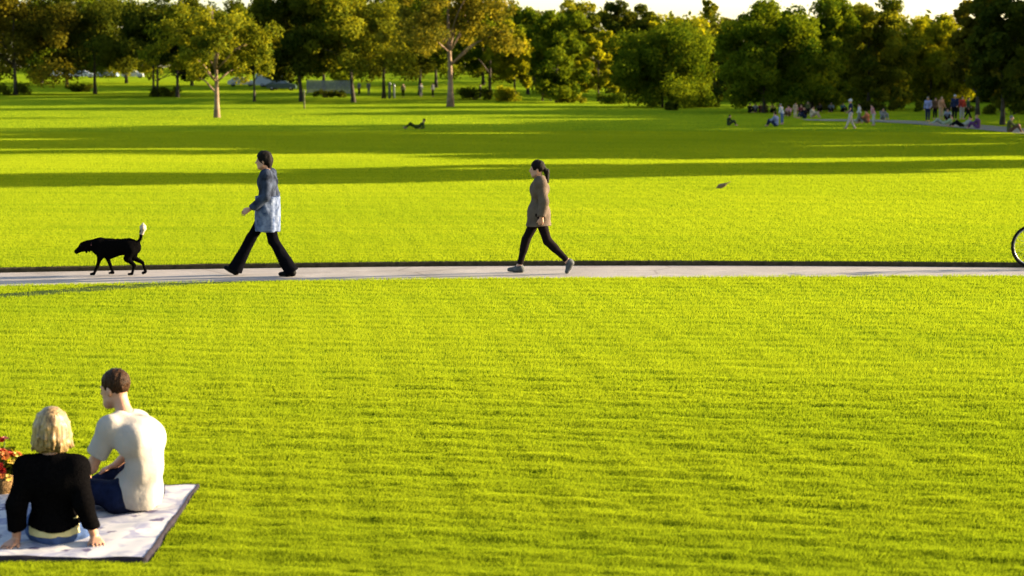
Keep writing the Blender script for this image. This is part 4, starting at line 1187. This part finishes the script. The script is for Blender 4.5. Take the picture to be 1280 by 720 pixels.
# ------------------------------------------------------------------ bicycle standing at the right edge of the path
M_tyre = mat('tyre_rubber', (0.004, 0.004, 0.004), .85, .2, 60, spec=.08)
M_frame = mat('bike_frame', (0.03, 0.035, 0.04), .4, .1, 20, spec=.4)
M_steel = mat('bike_steel', (0.22, 0.22, 0.22), .35, .1, 30, metal=.8)
def bicycle():
    WR = .325
    x0 = (1266.5 - 640) / FPX * 24.55 + WR
    p = A(x0, y_far(x0) - .16, -TR + .006)
    root = empty('bicycle', p); tag(root, 'dark bicycle at the right edge of the photo, only its front wheel in view', 'bicycle')
    # x along the bicycle, front wheel at the origin, rear at +1.04
    for wx in (0.0, 1.04):
        m = MB(); m.torus((wx, 0, WR), WR - .019, .019, 1, 48, 10); w = m.build('wheel', M_tyre, root, True)
        m = MB(); m.torus((wx, 0, WR), WR - .045, .010, 1, 48, 8); m.build('rim', M_steel, w, True)
        m = MB(); m.tube([(wx, -.045, WR), (wx, .045, WR)], .018, 12); m.build('hub', M_steel, w, True)
        m = MB()
        for k in range(28):
            a = 2 * math.pi * k / 28; b = a + (.5 if k % 2 else -.5)
            m.tube([(wx + .017 * math.cos(b), (.035 if k % 4 < 2 else -.035), WR + .017 * math.sin(b)), (wx + (WR - .05) * math.cos(a), 0, WR + (WR - .05) * math.sin(a))], .0011, 4, False)
        m.build('spokes', M_steel, w)
    bb = A(.60, 0, .29); st = A(.80, 0, .74); hd = A(.235, 0, .80); hl = A(.205, 0, .69); rx = A(1.04, 0, WR)
    m = MB()
    m.tube([bb, st], .016); m.tube([st - A(.01, 0, .03), hd], .015); m.tube([bb, hl], .018); m.tube([hl - A(.01, 0, .03), hd + A(.01, 0, .03)], .020)
    for s in (-1, 1):
        m.tube([bb + A(0, s * .03, 0), rx + A(0, s * .055, 0)], .010); m.tube([st + A(0, s * .015, -.02), rx + A(0, s * .055, 0)], .009)
    m.build('frame', M_frame, root, True)
    m = MB()
    for s in (-1, 1): m.tube([A(.20, s * .05, .66), A(.10, s * .05, .45), A(0, s * .05, WR)], [.014, .013, .010])
    m.tube([A(.20, -.055, .66), A(.20, .055, .66)], .015); m.build('fork', M_frame, root, True)
    m = MB(); m.tube([hd, hd + A(.03, 0, .10)], .013); m.tube([hd + A(.18, -.28, .13), hd + A(.06, -.22, .15), hd + A(0, -.06, .11), hd + A(0, .06, .11), hd + A(.06, .22, .15), hd + A(.18, .28, .13)], .012); hb = m.build('handlebar', M_steel, root, True)
    for s in (-1, 1):
        m = MB(); m.tube([hd + A(.12, s * .25, .14), hd + A(.20, s * .285, .128)], .017); m.build('grip', M_tyre, hb, True)
    sd = Solid().cone((.83, 0, .86), (.97, 0, .87), .035, .075, .02, ((0, 0, 1), 2.6)).cone((.76, 0, .865), (.86, 0, .86), .022, .04, .02, ((0, 0, 1), 1.8))
    sa = obj('saddle', sd.mesh('saddle', .012), M_tyre, root)
    m = MB(); m.tube([st, A(.835, 0, .85)], .013); m.build('seat_post', M_steel, sa, True)
    m = MB(); m.torus((bb[0], -.055, bb[2]), .085, .006, 1, 32, 6)
    m.tube([bb + A(0, -.07, 0), bb + A(.06, -.075, -.15)], .010); m.tube([bb + A(0, .07, 0), bb + A(-.06, .075, .15)], .010); m.tube([bb + A(0, -.07, 0), bb + A(0, .07, 0)], .014)
    m.tube([bb + A(0, -.055, .085), A(1.04, -.055, WR + .035)], .004, 5); m.tube([bb + A(0, -.055, -.085), A(1.04, -.055, WR - .035)], .004, 5)
    cr = m.build('crank', M_steel, root, True)
    for s, q in ((-1, A(.06, -.12, -.15)), (1, A(-.06, .12, .15))):
        m = MB(); m.box(bb + q, (.09, .07, .018)); m.build('pedal', M_tyre, cr)
    m = MB(); m.tube([A(.72, -.04, .28), A(.80, -.17, .004)], .008); m.build('kickstand', M_steel, root, True)
bicycle()

# ------------------------------------------------------------------ people far off
_mc = {}
def cloth(c):
    if c not in _mc: _mc[c] = mat('cloth_%d' % (len(_mc) + 1), c, .95, .25, 8, .2, 20, spec=.05)
    return _mc[c]
def far_person(label, px, py, pose, yaw, top, bottom, hair=(.01, .007, .005), hstyle='short', hgt=1.7, group='people gathered by the far trees', dist_y=None, sleeve='long', skin=None, lean=0.0):
    k = hgt / 1.75
    p = G(px, py); f = lambda *a: tuple(v * k for v in a)
    hd = ((0, 0, -1), (1, 0, 0), (0, 1, 0), .5)
    if pose == 'stand' or pose == 'walk':
        st = .26 if pose == 'walk' else .03
        J = dict(pelvis=f(0, 0, .93), waist=f(0, .01, 1.09), chest=f(0, .02 + lean, 1.30), neck=f(0, .02 + lean, 1.475), head=f(0, .05 + lean * 1.2, 1.62), face=(0, 1, -.05),
                 sho_l=f(-.18, lean, 1.42), sho_r=f(.18, lean, 1.42), elb_l=f(-.24, .03 + lean, 1.14), elb_r=f(.24, -.03 + lean, 1.14), wri_l=f(-.22, .20, .98), wri_r=f(.24, .05, .90),
                 hip_l=f(-.09, 0, .91), hip_r=f(.09, 0, .91), kne_l=f(-.10, st * .35, .50), kne_r=f(.10, -st * .1, .50), ank_l=f(-.10, st, .09), ank_r=f(.10, -st, .09),
                 hee_l=f(-.10, st - .04, .04), toe_l=f(-.11, st + .14, .035), hee_r=f(.10, -st - .04, .04), toe_r=f(.11, -st + .13, .035), k=k, hand_l=hd, hand_r=hd)
    elif pose == 'sit':
        J = dict(pelvis=f(0, 0, .13), waist=f(0, -.05, .30), chest=f(0, -.03, .49), neck=f(0, .04, .64), head=f(0, .08, .78), face=(0, 1, -.1),
                 sho_l=f(-.18, .03, .59), sho_r=f(.18, .03, .59), elb_l=f(-.24, .20, .40), elb_r=f(.24, .20, .40), wri_l=f(-.14, .42, .40), wri_r=f(.14, .42, .40),
                 hip_l=f(-.10, .03, .12), hip_r=f(.10, .03, .12), kne_l=f(-.16, .42, .42), kne_r=f(.16, .42, .40), ank_l=f(-.12, .58, .09), ank_r=f(.12, .60, .09),
                 hee_l=f(-.12, .55, .04), toe_l=f(-.13, .72, .04), hee_r=f(.12, .57, .04), toe_r=f(.13, .74, .04), k=k, hand_l=hd, hand_r=hd)
    else:   # lying propped on the elbows, knees raised
        J = dict(pelvis=f(0, 0, .12), waist=f(0, -.16, .17), chest=f(0, -.35, .30), neck=f(0, -.47, .42), head=f(0, -.50, .57), face=(0, 1, .0),
                 sho_l=f(-.18, -.43, .36), sho_r=f(.18, -.43, .36), elb_l=f(-.24, -.50, .06), elb_r=f(.24, -.50, .06), wri_l=f(-.22, -.28, .05), wri_r=f(.22, -.28, .05),
                 hip_l=f(-.10, .04, .11), hip_r=f(.10, .04, .11), kne_l=f(-.12, .44, .40), kne_r=f(.12, .48, .30), ank_l=f(-.11, .72, .10), ank_r=f(.11, .86, .09),
                 hee_l=f(-.11, .70, .05), toe_l=f(-.12, .85, .06), hee_r=f(.11, .86, .05), toe_r=f(.12, .94, .16), k=k, hand_l=hd, hand_r=hd)
    return build_person(label, p, R(yaw), J, dict(name='top', mat=cloth(top), sleeve=sleeve, g=.018, cutz=-.02), dict(name='trousers', mat=cloth(bottom), g=.014),
                        hstyle, cloth(hair), None, skin=skin, h=.028, group=group, hands=False, faces=False)
WHT, PNK, BEI, RED, ORA, NAV, BLK, GRY, LAV, PUR, OLV, YEL, BRN, CRM, BLU, TEA = (.34, .34, .35), (.32, .16, .16), (.26, .20, .14), (.24, .03, .02), (.30, .10, .05), (.012, .016, .04), (.004, .004, .005), (.12, .12, .12), (.16, .17, .28), (.07, .03, .09), (.05, .055, .02), (.26, .26, .07), (.07, .04, .025), (.34, .28, .20), (.06, .09, .20), (.03, .08, .09)
F = far_person
HB, HBL, HG, HW = (.02, .011, .006), (.22, .14, .06), (.12, .12, .12), (.36, .36, .36)
# row sitting under the trees
F('person in black sitting at the left end of the row under the trees', 937, 141, 'sit', 200, BLK, BLK, hgt=1.7)
F('person in white top sitting second from left in the row under the trees', 944, 140.5, 'sit', 170, WHT, NAV)
F('person in red-brown top sitting between white and yellow tops in the row', 950.5, 140.5, 'sit', 190, (.16, .05, .05), BRN)
F('person in bright yellow-green top sitting in the row under the trees', 957.5, 140.5, 'sit', 160, YEL, OLV, HBL)
F('person in pale lemon top sitting at the right end of the row', 965, 140.5, 'sit', 195, (.30, .29, .14), BLK)
# pair on the grass
F('person in pale blue top crouching on the lawn in front of the seated row', 970, 158, 'sit', 60, LAV, NAV, HB, hgt=1.72)
F('person in white top and blue trousers standing bent beside the crouching one', 977.5, 155.5, 'stand', 60, WHT, BLU, HG, hgt=1.35, lean=.10)
# mixed group
F('person in pink top sitting at the left of the mixed picnic group', 986, 145.5, 'sit', 150, PNK, BRN, hgt=1.75)
F('person in beige top kneeling up in the middle of the picnic group', 994, 147, 'stand', 200, BEI, CRM, HB, hgt=1.18)
F('person in dark red top sitting behind the picnic group', 1001, 144.5, 'sit', 180, (.10, .02, .025), BLK, hgt=1.8)
F('person in black top sitting at the front of the picnic group', 1006, 148, 'sit', 120, BLK, NAV, hgt=1.75)
F('small pale-haired person standing at the back of the picnic group', 1009.5, 144.5, 'stand', 180, OLV, BLK, HG, hgt=1.15)
F('person in cream top sitting at the right end of the picnic group', 1015, 147, 'sit', 240, CRM, BEI, hgt=1.75)
# faint ones deep in the shade
F('person in grey sitting in deep shade, left of three behind the path', 1024, 139.5, 'sit', 180, GRY, BLK)
F('person in blue-grey top sitting in deep shade, middle of three behind the path', 1039, 140, 'sit', 160, (.16, .19, .19), BLK, HG)
F('person in dull teal sitting in deep shade, right of three behind the path', 1053, 140, 'sit', 200, TEA, BLK)
# walkers on the far path
F('person in dark top, white shorts and pale cap striding by the far path', 1063, 161, 'walk', 80, NAV, (.30, .26, .24), HW, 'cap', hgt=1.75, sleeve='short')
F('person in white top walking just behind the one in the pale cap', 1074, 154, 'walk', 70, WHT, GRY, hgt=1.3)
F('person in orange top sitting next to the far path', 1084, 154, 'sit', 60, ORA, BRN, HB, hgt=1.75)
F('person in pink top and pale trousers bending down beside the far path', 1092, 157, 'stand', 70, PNK, (.26, .25, .25), hgt=1.35, lean=.12)
F('person in grey top sitting on the far side of the far path', 1103, 149.5, 'sit', 200, GRY, GRY)
# standing group
F('person in lavender shirt and navy trousers standing at the left of the standing group', 1159.5, 152, 'stand', 150, LAV, NAV, HG, hgt=1.75)
F('person in brown standing second from left in the standing group', 1168.5, 149, 'stand', 200, BRN, BLK, hgt=1.65)
F('person in apricot top and beige trousers in the middle of the standing group', 1176, 149.5, 'stand', 210, (.30, .16, .09), BEI, HBL, hgt=1.72)
F('person in grey-blue sitting at the feet of the standing group', 1184.5, 150.5, 'sit', 160, (.16, .17, .20), BLK, hgt=1.7)
F('person in navy top and white cap standing among the group on the right', 1193, 150, 'stand', 150, NAV, BLK, HW, 'cap', hgt=1.85)
F('person in red top and pale trousers standing right of the white cap', 1202, 149.5, 'stand', 200, RED, (.22, .22, .23), hgt=1.75)
F('person in dark green coat at the right end of the standing group', 1209.5, 149, 'walk', 250, (.02, .04, .025), BLK, hgt=1.65)
# lying about in front of them
F('person in pale green clothes lying propped up before the standing group', 1180, 156.5, 'lie', 80, (.19, .23, .12), (.20, .22, .17), HB, group='people gathered by the far trees')
F('person in pale shirt and dark trousers lying beside the far path', 1203, 159, 'lie', 100, (.20, .20, .17), BLK, HB)
F('fair-haired person in purple sitting on the edge of the far path', 1222, 161, 'sit', 60, PUR, PUR, HBL, hgt=1.6)
F('person in olive and brown crouching below the shady tree at the right edge', 1262, 166, 'sit', 250, OLV, BRN, HG, hgt=1.8)
# alone on the lawn
F('lone person in dark clothes lying propped on the elbows on the shaded lawn', 521, 161, 'lie', 90, (.024, .038, .008), (.020, .032, .006), hgt=1.5, skin=M_skin_dark, group='people alone on the shaded lawn')
F('lone person in dull green sitting knees up on the lawn left of the groups', 911, 157, 'sit', 270, (.018, .028, .012), (.020, .030, .014), hgt=1.35, group='people alone on the shaded lawn')
# pale figures behind the trees on the left
for i, (px, py, c, lab) in enumerate([(449, 119, (.24, .25, .22), 'pale figure standing behind the slanting black trunk'), (461, 118.5, (.28, .27, .22), 'pale figure in off-white standing behind, left of the thick trunk'),
        (504, 122, CRM, 'figure in cream standing in the shade right of the thick trunk'), (526, 121, WHT, 'figure in white standing in the shade halfway to the russet tree'), (541, 121, (.24, .25, .24), 'figure in light grey standing just left of the russet tree'),
        (678, 126, PNK, 'figure in pink standing in the shade under the dark dome tree'), (688, 126, (.22, .22, .2), 'figure in light grey standing under the dark dome tree'), (600, 123, GRY, 'figure in grey standing behind the right side of the russet trunk')]):
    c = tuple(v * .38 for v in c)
    F(lab, px, py, 'stand', 150 + 20 * i, c, c if i % 2 else BLK, hgt=1.75, group='people standing behind the trees')

# ------------------------------------------------------------------ parked vehicles, fence and posts behind the trees
M_glass = mat('car_glass', (0.02, 0.03, 0.04), .15, .1, 5, spec=.6)
def vehicle(name, label, cat, px, py, paint, van=False, rz=0.0):
    p = G(px, py)
    m = mat(name + '_paint', paint, .35, .05, 2, spec=.5)
    if van: prof = [(-2.4, .35), (-2.45, 1.0), (-2.4, 2.0), (-2.3, 2.12), (1.1, 2.12), (1.35, 2.02), (1.75, 1.22), (2.3, 1.02), (2.42, .8), (2.42, .35)]
    else: prof = [(-2.1, .32), (-2.15, .78), (-2.05, .95), (-1.75, 1.0), (-1.2, 1.42), (-.9, 1.47), (.35, 1.45), (.6, 1.38), (1.25, .98), (1.95, .86), (2.12, .7), (2.12, .32)]
    W2 = .95 if van else .87
    root = empty(name, p, rz); tag(root, label, cat, 'vehicles parked behind the trees')
    v = []; n = len(prof)
    for s, ins in ((-1, 0), (1, 0)):
        for x, z in prof:
            v.append((x, s * (W2 - (.16 * max(0, z - .95) if not van else .05 * max(0, z - 1))), z))
    f = [tuple(range(n))[::-1], tuple(range(n, 2 * n))] + [(i, (i + 1) % n, n + (i + 1) % n, n + i) for i in range(n)]
    b = MB(); b.add(v, f); body = b.build('body', m, root)
    w = MB()
    if van: wins = [[(.45, 1.25), (.45, 1.92), (1.28, 1.92), (1.62, 1.25)], [(-.8, 1.25), (-.8, 1.85), (.3, 1.85), (.3, 1.25)]]
    else: wins = [[(-1.5, 1.0), (-1.12, 1.37), (-.35, 1.40), (-.35, 1.0)], [(-.27, 1.0), (-.27, 1.40), (.38, 1.38), (1.02, 1.0)]]
    for s in (-1, 1):
        for q in wins:
            yy = lambda z: s * (W2 - (.16 * max(0, z - .95) if not van else .05 * max(0, z - 1)) + .006)
            w.add([(x, yy(z), z) for x, z in q], [tuple(range(len(q)))])
    # windscreen
    a, c = ((1.35, 2.0), (1.74, 1.24)) if van else ((.62, 1.36), (1.22, 1.0))
    w.add([(a[0] + .012, -W2 * .8, a[1] - .03), (a[0] + .012, W2 * .8, a[1] - .03), (c[0] + .012, W2 * .85, c[1] + .02), (c[0] + .012, -W2 * .85, c[1] + .02)], [(0, 1, 2, 3)])
    w.build('window', M_glass, root)
    for x in (-1.35, 1.38):
        for s in (-1, 1):
            t = MB(); t.torus((x, s * (W2 - .08), .33), .24, .09, 1, 24, 8); wh = t.build('wheel', M_tyre, root, True)
            t = MB(); t.tube([(x, s * (W2 - .12), .33), (x, s * (W2 + .005), .33)], .17, 16); t.build('rim', M_steel, wh, True)
    for s in (-1, 1):
        t = MB(); t.box(((2.40 if van else 2.10), s * W2 * .72, .78 if van else .68), (.06, .28, .13)); t.build('headlight', M_steel, root)
vehicle('parked_van', 'white van parked behind the dark trunk at far left', 'van', 79, 97, (.40, .40, .42), True, R(6))
vehicle('parked_car', 'grey-white car parked right behind the white van, left of the blue one', 'car', 104, 97.5, (.30, .30, .31), False, R(4))
vehicle('parked_car', 'pale blue car parked behind the thick black trunk', 'car', 135, 97, (.17, .22, .30), False, R(-5))
vehicle('parked_car', 'pale grey car parked between blue car and forked dark tree', 'car', 166, 97.5, (.24, .24, .23), False, R(3))
vehicle('parked_car', 'cream car parked right behind the lone maple', 'car', 302, 108, (.34, .32, .28), False, R(5))
vehicle('parked_van', 'light blue-grey van parked in the gap right of the lone maple', 'van', 340, 109, (.26, .29, .33), True, R(-4))
vehicle('parked_car', 'dark teal car parked in front of the light blue-grey van', 'car', 352, 113, (.012, .03, .03), False, R(2))

M_fence = mat('fence_paint', (.15, .15, .13), .85, .3, 3, spec=.1)
def fence(label, ax, ay, bx, by, h=1.5):
    P, Q = G(ax, ay), G(bx, by); d = Q - P; ln = np.linalg.norm(d[:2]); u = d / ln
    root = empty('board_fence', P); tag(root, label, 'fence')
    m = MB(); n = int(ln / .22)
    for i in range(n):
        q = u * (i + .5) * ln / n; q[2] = terrain(*(P + q)[:2]) - P[2]
        m.box(q + A(0, 0, .12 + h / 2), (.17, .025, h - .05 + .06 * math.sin(i * 2.3)), math.atan2(u[1], u[0]))
    m.build('boards', M_fence, root)
    k = max(2, int(ln / 2.4))
    for i in range(k + 1):
        q = u * i * ln / k; q[2] = terrain(*(P + q)[:2]) - P[2]
        t = MB(); t.box(q + A(0, .07, h / 2), (.11, .11, h + .25), math.atan2(u[1], u[0])); t.build('post', M_fence, root)
fence('pale board fence behind the trees between leaning and slanting trunks', 384, 117, 440, 118.5, 1.75)
def post(label, px, py, h, r, c, name='post', cat='post'):
    m = MB(); m.tube([(0, 0, -.1), (0, 0, h - .06), (0, 0, h)], [r, r * .95, r * .5], 10)
    o = m.build(name, cloth(c), None, True, G(px, py)); tag(o, label, cat, 'posts among the trees')
    t = MB(); t.tube([(0, 0, h - .22), (0, 0, h - .16)], r * 1.25, 10); t.build('band', M_steel, o, True)
post('thick pale grey post standing right of the thick trunk, left of two', 487, 123, 2.0, .17, (.09, .105, .115))
post('thinner grey post right beside the thick pale one', 492.5, 123, 1.8, .13, (.08, .09, .10))
post('thin weathered stake on the lawn right of the leaning dark tree', 380.5, 136, 1.9, .09, (.14, .13, .06))
